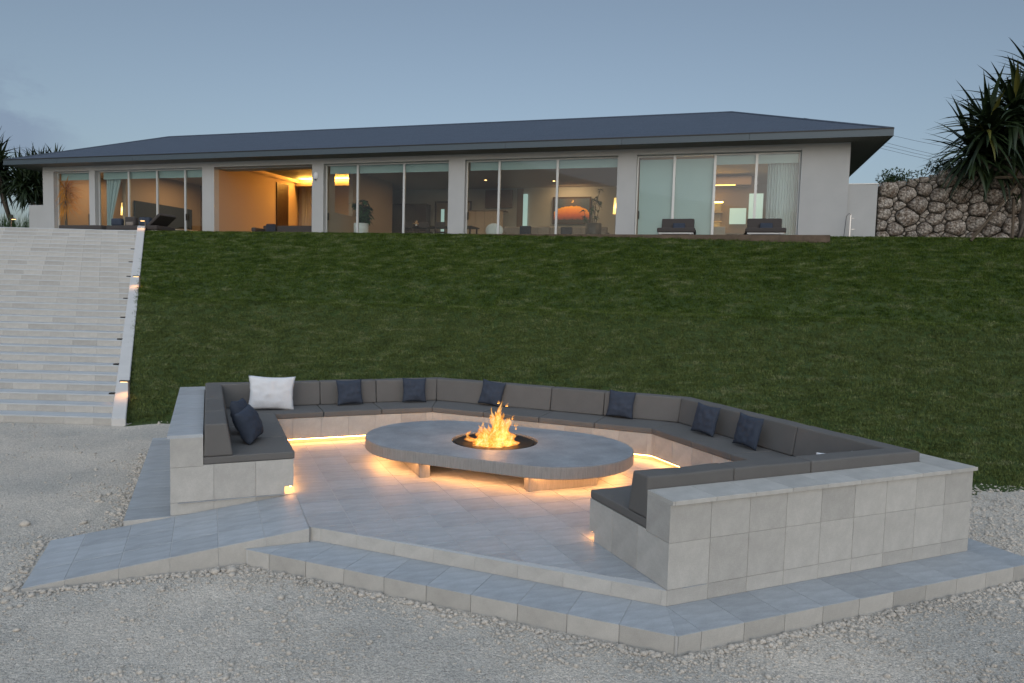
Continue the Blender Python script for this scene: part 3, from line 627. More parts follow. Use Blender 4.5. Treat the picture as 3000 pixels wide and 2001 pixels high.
# loose stones: dense along the kerbs and in patches, sparse elsewhere
def stone_proto(seed, sub=1):
    bm = bmesh.new(); bmesh.ops.create_icosphere(bm, subdivisions=sub, radius=1.0); r_ = random.Random(seed)
    sx, sy, sz = r_.uniform(.8,1.2), r_.uniform(.7,1.0), r_.uniform(.55,.8)
    for v in bm.verts:
        k = 1+0.28*mnoise.noise(v.co*1.3+Vector((seed*3.1,0,0)))+0.10*r_.uniform(-1,1); v.co = Vector((v.co.x*sx*k, v.co.y*sy*k, v.co.z*sz*k))
    bm.verts.ensure_lookup_table(); Vv = np.array([v.co[:] for v in bm.verts]); Ff = np.array([[v.index for v in f.verts] for f in bm.faces]); bm.free(); return Vv, Ff
def l2w(u, v): return np.array([PIT[0]+u*ca-v*sa, PIT[1]+u*sa+v*ca])
EDGES = [((-5.52,2.70),(-3.5,2.70),1.0),((-3.5,2.68),(-0.28,-0.54),1.0),((-0.28,-0.54),(4.66,-0.54),1.0),((4.66,-0.5),(4.66,6.0),.5),((-5.54,2.7),(-5.54,4.2),.7),((-4.82,4.2),(-4.82,8.5),.5)]
EW = [(l2w(*a), l2w(*b), w_) for a, b, w_ in EDGES]
def dist_out(P):                                                  # distance of points to kerb lines
    D = np.full(len(P), 9.0)
    for a, b, w_ in EW:
        ab = b-a; t = np.clip(((P-a)@ab)/(ab@ab), 0, 1); D = np.minimum(D, np.linalg.norm(P-(a+t[:,None]*ab), axis=1))
    return D
def inside_paving(P):
    q = P-np.array(PIT[:2]); u = q[:,0]*ca+q[:,1]*sa; v = -q[:,0]*sa+q[:,1]*ca
    a = (u+v > -0.77) & (v > -0.52) & (u < 4.64) & (u > -4.79) & (v < 9) & ~((u < -3.48) & (v < 2.73))
    b = (u > -5.5) & (u < -2.7) & (v > 2.73) & (v < 4.16); return a | b
def scatter(name, P, S, label_kind, m, protos, seed):
    r_ = np.random.default_rng(seed); VV = []; FF = []; base = 0
    for k in range(len(protos)):
        sel = np.arange(k, len(P), len(protos)); Vp, Fp = protos[k]; n0 = len(sel)
        a = r_.uniform(0, 6.283, n0); c_, s_ = np.cos(a), np.sin(a); tl = r_.uniform(-.5,.5,n0)
        X = Vp[None,:,0]*c_[:,None]-Vp[None,:,1]*s_[:,None]; Y = Vp[None,:,0]*s_[:,None]+Vp[None,:,1]*c_[:,None]; Z = Vp[None,:,2]+X*tl[:,None]*0.5
        W = np.stack([X,Y,Z],-1)*S[sel][:,None,None]; W[:,:,0] += P[sel,0][:,None]; W[:,:,1] += P[sel,1][:,None]; W[:,:,2] += P[sel,2][:,None]
        VV.append(W.reshape(-1,3)); FF.append((Fp[None]+ (np.arange(n0)*len(Vp))[:,None,None]).reshape(-1,3)+base); base += n0*len(Vp)
    o = obj(name, fast_mesh(name, np.concatenate(VV), np.concatenate(FF), m), None, None, False); return o
small = [stone_proto(i, 1) for i in range(9)]
# kerb stones
L_ = []; Sz = []
for a, b, w_ in EW:
    ab = b-a; L0 = np.linalg.norm(ab); nrm = np.array([ab[1], -ab[0]])/L0
    mid = (a+b)/2; cpit = l2w(0.0, 4.0)
    if (mid+nrm-cpit)@(mid+nrm-cpit) < (mid-cpit)@(mid-cpit): nrm = -nrm
    n0 = int(L0*170*w_); t = rng.random(n0); dd = np.abs(rng.exponential(0.055, n0))+0.006
    P = a+t[:,None]*ab+nrm*dd[:,None]; s = rng.lognormal(math.log(0.0125), .45, n0)*np.where(dd < .12, 1.2, .8)
    L_.append(P); Sz.append(s)
P = np.concatenate(L_); S_ = np.concatenate(Sz); k_ = ~inside_paving(P); P, S_ = P[k_], np.clip(S_[k_], .005, .036)
P3 = np.column_stack([P, [g_h(x, y) for x, y in P]]); P3[:,2] += S_*0.35
o = scatter('kerb_gravel', P3, S_, None, M_GRAVEL, small, 1); tag(o, 'rough pale coral stones banked along the edge of the paving', 'gravel', kind='stuff')
# field gravel: view-weighted density
N = 420000; P = np.column_stack([rng.uniform(-12,13,N), rng.uniform(2.4,16,N)])
den = np.array([mnoise.noise(Vector((x*0.9, y*1.1, 3)))*1.0+0.7*mnoise.noise(Vector((x*2.6, y*3.0, 9))) for x, y in P])
d = dist_out(P); keepp = np.clip((den+0.02)*2.4, 0.05, 1.3)+np.exp(-d/0.35)*0.5+np.where(P[:,0] > 5.2, .45, 0)
keepp *= np.clip(7.5/P[:,1], .15, 1)**1.4*np.where(P[:,0] < -3.5, 0.28, 1)*np.where(P[:,0] > .5, 1.5, 1)
k_ = (rng.random(N) < keepp*0.75) & ~inside_paving(P) & (np.abs(P[:,0]) < P[:,1]*.80+.6)
P = P[k_]; S_ = np.clip(rng.lognormal(math.log(0.0085), .5, len(P)), .003, .030)*np.where(dist_out(P) < .5, 1.25, 1)*np.clip(P[:,1]/7, 1, 1.25)
P3 = np.column_stack([P, [g_h(x, y) for x, y in P]]); P3[:,2] += S_*0.2
o = scatter('loose_gravel', P3, S_, None, M_GRAVEL, small, 2); tag(o, 'scattered crushed coral gravel over the pale yard', 'gravel', kind='stuff')
print('stones', len(P))
# a few rocks that stand out
for (u_, v_, s_, lab) in ((-3.62,2.56,.062,'largest pale rock in the nook where ramp meets step'),(-3.78,2.60,.050,'rounder pale rock beside the largest one by the ramp'),(-5.35,1.85,.030,'lone pale rock on the gravel before the ramp'),(-5.9,4.9,.055,'flat yellowish rock on the gravel left of the ramp'),(-5.62,2.85,.048,'tan rock at the lower left corner of the ramp'),(-3.2,1.75,.042,'pale rock in the patch of stones before the step')):
    Vp, Fp = stone_proto(int(s_*1e4), 2); p = l2w(u_, v_); o = obj('rock', fast_mesh('rock', Vp*s_, Fp, M_GRAVEL), None, None, True); o.location = (p[0], p[1], g_h(p[0], p[1])+s_*.35); tag(o, lab, 'rock', 'loose rocks on the gravel')

# turf: instanced tufts of short blades over the bank
def tuft(seed):
    r_ = np.random.default_rng(seed); V = []; Fc = []
    for b in range(16):
        a = r_.uniform(0, 6.28); rad = r_.uniform(0, .075); x, y = rad*math.cos(a), rad*math.sin(a); h = r_.uniform(.022,.055); w_ = r_.uniform(.003,.005)
        d = r_.uniform(0, 6.28); dx, dy = math.cos(d), math.sin(d); ln = r_.uniform(.3,1.1)*h
        i = len(V); V += [(x-dy*w_,y+dx*w_,-.01),(x+dy*w_,y-dx*w_,-.01),(x+dx*ln*.4+dy*w_*.7,y+dy*ln*.4-dx*w_*.7,h*.6),(x+dx*ln*.4-dy*w_*.7,y+dy*ln*.4+dx*w_*.7,h*.6),(x+dx*ln,y+dy*ln,h)]
        Fc += [(i,i+1,i+2),(i,i+2,i+3),(i+3,i+2,i+4)]
    return V, Fc
def grass_mat():
    m = bpy.data.materials.new('short_turf_blade'); m.use_nodes = True; n = m.node_tree.nodes; l = m.node_tree.links; b = n['Principled BSDF']; b.inputs['Roughness'].default_value = 0.75; b.inputs['Specular IOR Level'].default_value = .2
    ge = n.new('ShaderNodeNewGeometry'); mp = n.new('ShaderNodeMapping'); mp.inputs['Scale'].default_value = (0.55,1.0,1.8); l.new(ge.outputs['Position'], mp.inputs[0])
    n1 = n.new('ShaderNodeTexNoise'); n1.inputs['Scale'].default_value = 3.0; n1.inputs['Detail'].default_value = 7; n1.inputs['Roughness'].default_value = .72; l.new(mp.outputs[0], n1.inputs['Vector'])
    r1 = n.new('ShaderNodeValToRGB'); e = r1.color_ramp.elements; e[0].position = .36; e[0].color = (0.022,0.044,0.004,1); e[1].position = .62; e[1].color = (0.160,0.180,0.080,1)
    q = e.new(.46) if False else r1.color_ramp.elements.new(.47); q.color = (0.050,0.084,0.008,1); q = r1.color_ramp.elements.new(.56); q.color = (0.084,0.118,0.024,1)
    l.new(n1.outputs['Fac'], r1.inputs[0])
    n2 = n.new('ShaderNodeTexNoise'); n2.inputs['Scale'].default_value = 22; n2.inputs['Detail'].default_value = 2; l.new(ge.outputs['Position'], n2.inputs['Vector'])
    mr = n.new('ShaderNodeMapRange'); mr.inputs['From Min'].default_value = .3; mr.inputs['From Max'].default_value = .7; mr.inputs['To Min'].default_value = .6; mr.inputs['To Max'].default_value = 1.5; l.new(n2.outputs['Fac'], mr.inputs[0])
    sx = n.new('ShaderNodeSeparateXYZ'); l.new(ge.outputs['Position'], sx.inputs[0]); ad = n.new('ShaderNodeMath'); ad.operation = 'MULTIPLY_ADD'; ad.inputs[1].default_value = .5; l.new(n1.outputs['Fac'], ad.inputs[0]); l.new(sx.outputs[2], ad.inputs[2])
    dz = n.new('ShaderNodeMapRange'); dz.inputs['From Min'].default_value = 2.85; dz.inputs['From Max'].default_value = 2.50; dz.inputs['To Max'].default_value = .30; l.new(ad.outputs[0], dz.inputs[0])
    dm = n.new('ShaderNodeMix'); dm.data_type = 'RGBA'; dm.inputs[7].default_value = (0.150,0.160,0.075,1); l.new(dz.outputs[0], dm.inputs[0]); l.new(r1.outputs[0], dm.inputs[6])  # slope shading put into the colour: turf paler below the bank's crease
    s = n.new('ShaderNodeVectorMath'); s.operation = 'SCALE'; l.new(dm.outputs[2], s.inputs[0]); l.new(mr.outputs[0], s.inputs['Scale']); l.new(s.outputs[0], b.inputs['Base Color']); return m
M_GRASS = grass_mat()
tcol = bpy.data.collections.new('turf_tufts')
for i in range(5):
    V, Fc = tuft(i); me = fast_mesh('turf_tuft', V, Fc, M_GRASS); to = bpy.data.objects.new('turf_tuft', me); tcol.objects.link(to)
# points for the tufts
NG = 150000; gp = np.column_stack([rng.uniform(-23,17.5,NG), rng.uniform(0.0,1.03,NG)])
pts = []
for x, t in gp:
    f, l_ = interp(x, FOOT), interp(x, LIP); y = f+(l_-f)*t
    if abs(x) > 0.78*y+0.8: continue
    if left_x(y)-0.05 < x < rail_x(y)+0.24 and y < STT+3.2: continue
    pts.append((x, y, slope_z(x, y)))
pts = np.array(pts); me = bpy.data.meshes.new('turf'); me.vertices.add(len(pts)); me.vertices.foreach_set('co', pts.astype(np.float32).ravel())
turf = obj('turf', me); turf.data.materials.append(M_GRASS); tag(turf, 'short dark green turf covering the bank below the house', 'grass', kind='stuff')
print('tufts', len(pts))
ng = bpy.data.node_groups.new('turf_scatter', 'GeometryNodeTree'); ng.interface.new_socket('Geometry', in_out='INPUT', socket_type='NodeSocketGeometry'); ng.interface.new_socket('Geometry', in_out='OUTPUT', socket_type='NodeSocketGeometry')
gi = ng.nodes.new('NodeGroupInput'); go = ng.nodes.new('NodeGroupOutput'); ip = ng.nodes.new('GeometryNodeInstanceOnPoints'); ci = ng.nodes.new('GeometryNodeCollectionInfo')
ci.inputs['Collection'].default_value = tcol; ci.inputs['Separate Children'].default_value = True; ci.inputs['Reset Children'].default_value = True; ip.inputs['Pick Instance'].default_value = True
rv = ng.nodes.new('FunctionNodeRandomValue'); rv.data_type = 'FLOAT_VECTOR'; rv.inputs[0].default_value = (-.15,-.15,0); rv.inputs[1].default_value = (.15,.15,6.28)
rs_ = ng.nodes.new('FunctionNodeRandomValue'); rs_.data_type = 'FLOAT'; rs_.inputs[2].default_value = 0.7; rs_.inputs[3].default_value = 1.35
ng.links.new(gi.outputs[0], ip.inputs['Points']); ng.links.new(ci.outputs[0], ip.inputs['Instance']); ng.links.new(rv.outputs[0], ip.inputs['Rotation'])
ng.links.new([o_ for o_ in rs_.outputs if o_.type == 'VALUE'][0], ip.inputs['Scale']); ng.links.new(ip.outputs[0], go.inputs[0])
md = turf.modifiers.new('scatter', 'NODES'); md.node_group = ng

# ------------------------------------------------------------------ staircase
stairs = empty('stone_staircase', (0,0,0)); tag(stairs, 'wide pale stone staircase climbing the grass bank to the terrace', 'staircase')
NSTEP = 30; RISE = ZT/NSTEP; GO = (STT-STB)/NSTEP; KS = -0.018
for i in range(NSTEP):
    y0 = STB+i*GO; z = (i+1)*RISE; y1 = y0+GO+0.03; xr = rail_x(y0)+0.02
    bm = bmesh.new(); xl = left_x(y0)
    xr1 = rail_x(y1)+0.02; xl1 = left_x(y1)
    bm_prism(bm, [(xl, y0+.012), (xr, y0+.012), (xr1, y1), (xl1, y1)], z-RISE-0.3, z-0.03); obj('step_core', bm, M_GROUT, stairs)
    bm = bmesh.new(); bm_prism(bm, [(xl, y0-.006), (xr, y0-.006), (xr1, y1), (xl1, y1)], z-0.03, z); obj('tread', bm, M_STEP, stairs)
    xlv = max(xl, -0.76*y0-0.7); offx = (i*0.37) % 0.62
    k0 = math.floor((xlv-offx)/0.62)
    for k in range(k0, 60):
        a_ = offx+k*0.62; b_ = a_+0.62
        if a_ >= xr-.03: break
        if b_ < xlv: continue
        b_ = min(b_, xr-.003)
        tile('riser_tile', (0, y0+.012, z-RISE), (1,0,0), (0,0,1), [(a_+.0015,0.001),(b_-.0015,0.001),(b_-.0015,RISE-.031),(a_+.0015,RISE-.031)], .010, M_TILE, stairs)
for i in (2,5,8,11,14,18,21,24):
    y0 = STB+i*GO; z = (i+1)*RISE; xr = rail_x(y0); box('step_light', xr-.15, xr-.03, y0+.03, y0+.13, z, z+.035, M_DARK, stairs, .004)
# side wall with its sloping plaster top
def sl(y): return ZT*(y-STB)/(STT-STB)+0.17
bm = bmesh.new(); ya, yb = 14.38, 27.9; W_ = 0.27
ring4 = []
for y in (ya, yb):
    x0 = rail_x(y)
    ring4.append([bm.verts.new(p) for p in ((x0, y, sl(y)-.9), (x0+W_, y+.05, sl(y)-.9), (x0+W_, y+.05, sl(y)), (x0, y, sl(y)))])
for k in range(4): bm.faces.new((ring4[0][k], ring4[0][(k+1)%4], ring4[1][(k+1)%4], ring4[1][k]))
bm.faces.new(ring4[0][::-1]); bm.faces.new(ring4[1]); bmesh.ops.recalc_face_normals(bm, faces=bm.faces)
bmesh.ops.bevel(bm, geom=bm.edges[:], offset=.012, segments=2, affect='EDGES')
obj('side_wall', bm, M_RAIL, stairs)

def bollard(x, y, z, face, label, h=0.44):
    b = empty('bollard_light', (x, y, z), face); tag(b, label, 'bollard light', 'bollard lights beside the staircase')
    box('post', -.018, .018, -.012, .012, -.25, h, M_POST, b, .003); box('head', -.19, .02, -.035, .035, h, h+.035, M_POST, b, .004)
    box('lens', -.175, -.03, -.027, .027, h-.006, h-.0005, M_LENS, b)
    ld = bpy.data.lights.new('bollard_lamp', 'SPOT'); ld.energy = 4.2; ld.color = (1.0,0.42,0.13); ld.spot_size = R(105); ld.spot_blend = .8; ld.shadow_soft_size = .03
    lo_ = bpy.data.objects.new('bollard_lamp', ld); C.objects.link(lo_); lo_.parent = b; lo_.location = (-.10,0,h-.02)
def rail_out(t): y = STB+t*(STT-STB); return rail_x(y)+W_+.05, y, sl(y)-.14
for t, lab in ((.065,'slim bollard light at the foot of the staircase wall'),(.54,'slim bollard light halfway up the staircase wall'),(.985,'slim bollard light at the top of the staircase wall')):
    x, y, z = rail_out(t); bollard(x, y, z, R(2), lab)
bollard(-20.75, 29.15, ZT, R(180), 'lit bollard at the far left edge on the grass beside the stair head', .46)

# ------------------------------------------------------------------ terrace paving in front of the house
HO = Vector((9.1286, 22.9767, 0)); HR_ = -R(16.4072)
hc, hs = math.cos(HR_), math.sin(HR_)
def h2w(s, d): return (HO.x+s*hc-d*hs, HO.y+s*hs+d*hc)
tp = [(left_x(STT),STT-.0),(rail_x(STT)+.3,STT),h2w(-23.0,-1.0),h2w(-17,-0.6),h2w(-17,0.1),h2w(-34,0.1),(-20.2,29.6)]
o = prism('terrace', [(left_x(STT)+.3,STT+.02),(rail_x(STT),STT+.02),h2w(-24,-1.0),h2w(-24,0.05),h2w(-32.5,0.05)], ZT-.3, ZT+.004, M_TOP); tag(o, kind='structure')

# ------------------------------------------------------------------ house
house = empty('house', (HO.x, HO.y, 0), HR_); tag(house, 'long low white villa with dark hipped roof and lit glass walls', 'house')
FL, HD, WT, CE = 4.90, 7.78, 7.985, 7.95; DP = 8.1; TK = 0.30
bays = [(-31.06,-29.05,'w1'),(-28.73,-23.10,'w2'),(-22.51,-17.91,'loggia'),(-17.40,-12.14,'w3'),(-11.50,-5.87,'w4'),(-5.23,0.03,'w5')]
cur = -31.68
for (a_, b_, nm) in bays:
    box('pier', cur, a_, 0, TK, FL-.6, HD, M_PLAST, house); cur = b_
box('pier', cur, 1.46, 0, TK, FL-.6, HD, M_PLAST, house)
box('lintel', -31.68, 1.46, 0, TK, HD, WT, M_PLAST, house)
box('end_wall', -31.68, -31.38, TK, DP, FL-.6, WT, M_PLAST, house); box('end_wall', 1.16, 1.46, TK, DP, FL-.6, WT, M_PLAST, house)
box('back_wall', -31.68, 1.46, DP, DP+.3, FL-.6, WT, M_PLAST, house)
box('floor', -31.38, 1.16, TK, DP, FL-.3, FL, M_FLOOR, house)
box('ceiling', -31.38, -22.51, TK, DP, CE, CE+.08, M_CEIL, house); box('ceiling', -17.6, 1.16, TK, DP, CE, CE+.08, M_CEIL, house)
box('ceiling', -22.51, -17.6, 6.3, DP, CE, CE+.08, M_CEIL, house)
# roof
ex0, ex1, ey0, ey1 = -32.95, 2.48, -0.80, 8.55; ZE = 8.19; ZR = 10.03; IN = 4.65
bm = bmesh.new(); ym = (ey0+ey1)/2
e = [bm.verts.new(p) for p in ((ex0,ey0,ZE),(ex1,ey0,ZE),(ex1,ey1,ZE),(ex0,ey1,ZE))]; r1_ = bm.verts.new((ex0+IN,ym,ZR)); r2_ = bm.verts.new((ex1-IN,ym,ZR))
bm.faces.new((e[0],e[1],r2_,r1_)); bm.faces.new((e[1],e[2],r2_)); bm.faces.new((e[2],e[3],r1_,r2_)); bm.faces.new((e[3],e[0],r1_)); bm.faces.new((e[3],e[2],e[1],e[0]))
roof = obj('roof', bm, M_ROOF, house)
for p_, q_ in (((ex0+IN,ym,ZR),(ex1-IN,ym,ZR)),((ex0+IN,ym,ZR),(ex0,ey0,ZE)),((ex1-IN,ym,ZR),(ex1,ey0,ZE)),((ex1-IN,ym,ZR),(ex1,ey1,ZE)),((ex0+IN,ym,ZR),(ex0,ey1,ZE))):
    bm = bmesh.new(); tube_bm(bm, [p_, q_], [.045,.045], 6); obj('ridge_cap', bm, M_ROOF, roof)
bm = bmesh.new()
for (x0,x1,y0,y1) in ((ex0+.03,ex1-.03,ey0+.03,0.0),(ex0+.03,-31.69,0.0,ey1),(1.47,ex1-.03,0.0,ey1)):
    bm_box(bm, x0, x1, y0, y1, WT, WT+.02)
obj('soffit', bm, M_SOFF, house)
js = [ex0]+[-1.62-4.04*k for k in range(7,-1,-1)]+[ex1]; js = [j for j in js if ex0 <= j <= ex1]
for a_, b_ in zip(js[:-1], js[1:]):
    box('fascia_panel', a_+.004, b_-.004, ey0-.02, ey0+.02, WT-.01, ZE-.012, M_FASC, house)
box('drip_edge', ex0, ex1, ey0-.035, ey0+.03, ZE-.012, ZE+.022, M_DARK, house)
for (x0, x1) in ((ex1-.02, ex1+.02), (ex0-.02, ex0+.02)):
    box('fascia_panel', x0, x1, ey0+.02, ey1, WT-.01, ZE-.001, M_FASC, house)
# glazing
def bay(a_, b_, mull, name='window', doors=(), trans=True):
    wn = empty(name, (0,0,0), 0, house)
    y0 = 0.20; f = .045
    bm = bmesh.new(); bm_box(bm, a_, a_+f, y0, y0+.07, FL, HD); bm_box(bm, b_-f, b_, y0, y0+.07, FL, HD); bm_box(bm, a_+f, b_-f, y0, y0+.07, HD-.05, HD-.002); bm_box(bm, a_+f, b_-f, y0, y0+.07, FL, FL+.06)
    obj('frame', bm, M_FRAME, wn)
    xs_ = [a_+f]+mull+[b_-f]
    for m_ in mull: box('mullion', m_-.04, m_+.04, y0-.01, y0+.06, FL+.06, HD-.05, M_FRAME, wn)
    for p0_, p1_ in zip(xs_[:-1], xs_[1:]):
        g0, g1 = p0_+(.04 if p0_ != a_+f else 0), p1_-(.04 if p1_ != b_-f else 0)
        box('pane', g0, g1, y0+.03, y0+.036, FL+.06, HD-.05, M_GLASS, wn)
    for dx in doors: box('handle', dx-.02, dx+.02, y0-.06, y0-.012, FL+.72, FL+1.0, M_DARK, wn, .004)
    return wn
bay(-31.06,-29.05,[]); bay(-28.73,-23.10,[-27.09,-25.58,-24.13],doors=(-24.05,)); bay(-17.40,-12.14,[-16.01,-14.04],doors=(-17.27,)); bay(-11.50,-5.87,[-10.23,-8.05],doors=(-11.4,)); bay(-5.23,0.03,[-3.97,-2.64,-1.32],doors=(-5.12,))
# roller blinds rolled almost up behind the glass
for (a_, b_) in ((-31.0,-29.1),(-28.6,-23.2),(-17.3,-12.2),(-11.4,-5.9),(-2.6,-0.03)):
    box('roller_blind', a_, b_, .34, .35, HD-.34, HD-.02, M_BLIND, house)
for (a_, b_) in ((-5.15,-3.99),(-3.95,-2.66)): box('roller_blind', a_, b_, .34, .35, FL+.02, HD-.12, M_BLIND, house)
# partitions
box('partition_wall', -22.80, -22.51, TK, DP, FL, 8.5, M_WALLI, house)
box('partition_wall', -5.50, -5.28, TK, DP, FL, CE, M_WALLD, house)
box('partition_wall', -17.62, -17.42, TK, 0.9, FL, CE, M_WALLI, house)
box('partition_wall', -17.62, -17.42, 2.35, 6.1, FL, CE, M_WALLI, house)
box('partition_wall', -28.15, -27.95, 0.9, 5.6, FL, CE, M_WALLI, house)
box('wall_lining', -31.375, -31.36, TK+.01, DP-.01, FL, CE, M_WALLI, house)
box('partition_wall', -28.0, -24.6, 5.6, 5.8, FL, CE, M_WALLD, house)
# loggia: dropped front beam, raised ceiling with a cove, back wall with valance
box('beam', -22.51, -17.62, TK, 0.86, 7.74, 7.98, M_PLAST, house)
box('raised_ceiling', -22.51, -17.62, 0.5, 6.4, 8.42, 8.47, M_CEIL, house)
box('loggia_back_wall', -22.51, -17.62, 6.1, 6.3, FL, 8.42, M_WALLI, house)
box('valance', -22.5, -17.63, 5.72, 6.1, 7.85, 8.02, M_WALLI, house)
box('cove_strip', -22.45, -17.7, 5.80, 5.90, 8.021, 8.035, M_COVE, house)
box('clerestory_panel', -17.62, -17.42, 0.9, 2.35, FL, 6.0, M_WALLI, house)
box('door', -22.505, -22.46, 4.22, 5.15, FL, 7.82, M_DWOOD, house, .004)
box('wall_socket', -22.505, -22.49, 3.95, 4.02, 5.52, 5.62, M_FRAME, house)

def area_light(name, s, d, z, sx, sy, e_, col=(1.0,.62,.32), rx=0.0, parent=house):
    ld = bpy.data.lights.new(name, 'AREA'); ld.shape = 'RECTANGLE'; ld.size = sx; ld.size_y = sy; ld.energy = e_; ld.color = col
    lo_ = bpy.data.objects.new(name, ld); C.objects.link(lo_); lo_.parent = parent; lo_.location = (s, d, z); lo_.rotation_euler = (rx,0,0); return lo_
# ceiling downlights (lit lamps of the rooms) as small discs plus soft lamps
def downlight(s, d, z=CE):
    bm = bmesh.new(); bmesh.ops.create_cone(bm, cap_ends=True, segments=14, radius1=.05, radius2=.05, depth=.012); o = obj('downlight', bm, M_LENS, house); o.location = (s, d, z-.008)
for s_, d_ in ((-12.6,5.6),(-9.6,6.2),(-3.0,4.6),(-25.8,3.5)): downlight(s_, d_)
area_light('living_lamp', -13.5, 4.2, CE-.1, 5, 3, 42)
area_light('living_lamp', -8.6, 4.2, CE-.1, 4, 3, 40)
area_light('bedroom_lamp', -25.5, 3.0, CE-.1, 3, 2.4, 75)
area_light('bedroom_lamp', -30.0, 2.2, CE-.1, 1.2, 1.6, 40)
area_light('bathroom_lamp', -2.5, 4.2, CE-.1, 3, 2, 50)
area_light('cove_lamp', -20.0, 5.75, 8.05, 4.4, .12, 760, (1.0,.50,.07), math.pi)
area_light('cove_spill', -20.0, 5.66, 8.12, 4.4, .12, 150, (1.0,.42,.07), -R(50))

# ------------------------------------------------------------------ furnishings seen through the glass (things of their own)
def hthing(name, s, d, z, label, cat, group=None, rz=0):
    x, y = h2w(s, d); return tag(empty(name, (x, y, z), HR_+rz), label, cat, group)
def leafset(bm, c, n, L, W, droop, seed, el=(10,80), seg=4, az=(0,360)):
    r_ = random.Random(seed)
    for i in range(n):
        a = R(r_.uniform(*az)); e_ = R(r_.uniform(*el)); l_ = L*r_.uniform(.7,1.1); w_ = W*r_.uniform(.8,1.15)
        strip_leaf(bm, c, a, e_, l_, w_, droop*r_.uniform(.6,1.4), seg, r_.uniform(-.4,.4))
def strip_leaf(bm, c, a, e_, l_, w_, droop, seg=4, tw=0.0, fold=0.35):
    d = Vector((math.cos(a)*math.cos(e_), math.sin(a)*math.cos(e_), math.sin(e_))); p = Vector(c); side = Vector((-math.sin(a), math.cos(a), 0))
    side = (side*math.cos(tw)+d.cross(side)*math.sin(tw)).normalized(); prev = None
    for k in range(seg+1):
        t = k/seg; ww = w_*(0.55+0.9*t if t < .4 else 0.91*(1-t)/.6+.0)*.5 if k < seg else 0.0
        n_ = side.cross(d).normalized()
        if k == seg: cur_ = [bm.verts.new(p)]
        else: cur_ = [bm.verts.new(p-side*ww+n_*ww*fold), bm.verts.new(p), bm.verts.new(p+side*ww+n_*ww*fold)]
        if prev:
            if len(cur_) == 3:
                bm.faces.new((prev[0], prev[1], cur_[1], cur_[0])); bm.faces.new((prev[1], prev[2], cur_[2], cur_[1]))
            else: bm.faces.new((prev[0], prev[1], cur_[0])); bm.faces.new((prev[1], prev[2], cur_[0]))
        prev = cur_; d = (d+Vector((0,0,-droop/seg))).normalized(); p = p+d*(l_/seg)

# painting over the sofa: an orange dome of mountain under a crescent moon
pic = hthing('framed_painting', -9.13, 7.98, 6.85, 'framed painting of a glowing orange mountain under a crescent moon', 'painting')
bm = bmesh.new()
PW, PH = 0.84, 0.56
for (x0,x1,z0,z1) in ((-PW-.07,PW+.07,PH,PH+.07),(-PW-.07,PW+.07,-PH-.07,-PH),(-PW-.07,-PW,-PH,PH),(PW,PW+.07,-PH,PH)): bm_box(bm, x0, x1, -.03, .03, z0, z1)
obj('frame', bm, M_DWOOD, pic)
def paint_mat():
    m = bpy.data.materials.new('mountain_picture'); m.use_nodes = True; n = m.node_tree.nodes; l = m.node_tree.links; b = n['Principled BSDF']; b.inputs['Roughness'].default_value = .5
    tc = n.new('ShaderNodeTexCoord'); sp = n.new('ShaderNodeSeparateXYZ'); l.new(tc.outputs['Object'], sp.inputs[0])
    def M(op, a_, b_=None, c_=None):
        k = n.new('ShaderNodeMath'); k.operation = op
        for i, q in enumerate((a_, b_, c_)):
            if q is None: continue
            if isinstance(q, (int, float)): k.inputs[i].default_value = q
            else: l.new(q, k.inputs[i])
        return k.outputs[0]
    no = n.new('ShaderNodeTexNoise'); no.inputs['Scale'].default_value = 7; l.new(tc.outputs['Object'], no.inputs['Vector'])
    x = sp.outputs[0]; z = M('ADD', sp.outputs[2], M('MULTIPLY', M('SUBTRACT', no.outputs['Fac'], .5), .15))
    top = M('SUBTRACT', 0.20, M('MULTIPLY', M('POWER', M('ABSOLUTE', x), 2.6), .42)); hgt = M('DIVIDE', M('ADD', z, .42), M('ADD', top, .42))
    r = n.new('ShaderNodeValToRGB'); e_ = r.color_ramp.elements; e_[0].position = 0; e_[0].color = (.03,.03,.035,1); e_[1].position = 1.0; e_[1].color = (.95,.42,.03,1)
    for p_, c_ in ((.02,(.20,.05,.03,1)),(.3,(.55,.11,.04,1)),(.7,(.9,.30,.05,1)),(1.001,(.03,.05,.08,1))):
        q = e_.new(min(p_, 1.0)); q.color = c_
    l.new(hgt, r.inputs[0])
    skyc = n.new('ShaderNodeMix'); skyc.data_type = 'RGBA'; skyc.inputs[6].default_value = (.045,.07,.11,1); skyc.inputs[7].default_value = (.10,.075,.06,1)
    l.new(M('MAXIMUM', M('SUBTRACT', 1.0, M('MULTIPLY', M('ABSOLUTE', x), 2.0)), 0.0), skyc.inputs[0])
    mx = n.new('ShaderNodeMix'); mx.data_type = 'RGBA'; l.new(M('GREATER_THAN', hgt, 1.0), mx.inputs[0]); l.new(r.outputs[0], mx.inputs[6]); l.new(skyc.outputs[2], mx.inputs[7]); l.new(mx.outputs[2], b.inputs['Base Color'])
    l.new(mx.outputs[2], b.inputs['Emission Color']); b.inputs['Emission Strength'].default_value = 0.0
    return m
box('canvas', -PW, PW, -.005, .02, -PH, PH, paint_mat(), pic)
bm = bmesh.new(); A1 = [(math.cos(a)*.065, math.sin(a)*.065) for a in np.linspace(-2.2,1.1,12)]; A2 = [(math.cos(a)*.052-.028, math.sin(a)*.052+.02) for a in np.linspace(1.1,-2.2,12)]
vsn = [bm.verts.new((x+.02, -.008, z+.43)) for x, z in A1+A2]
for k in range(11): bm.faces.new((vsn[k], vsn[k+1], vsn[22-k], vsn[23-k]))
obj('moon', bm, mat('moon_paint', (.8,.5,.2), .6), pic)
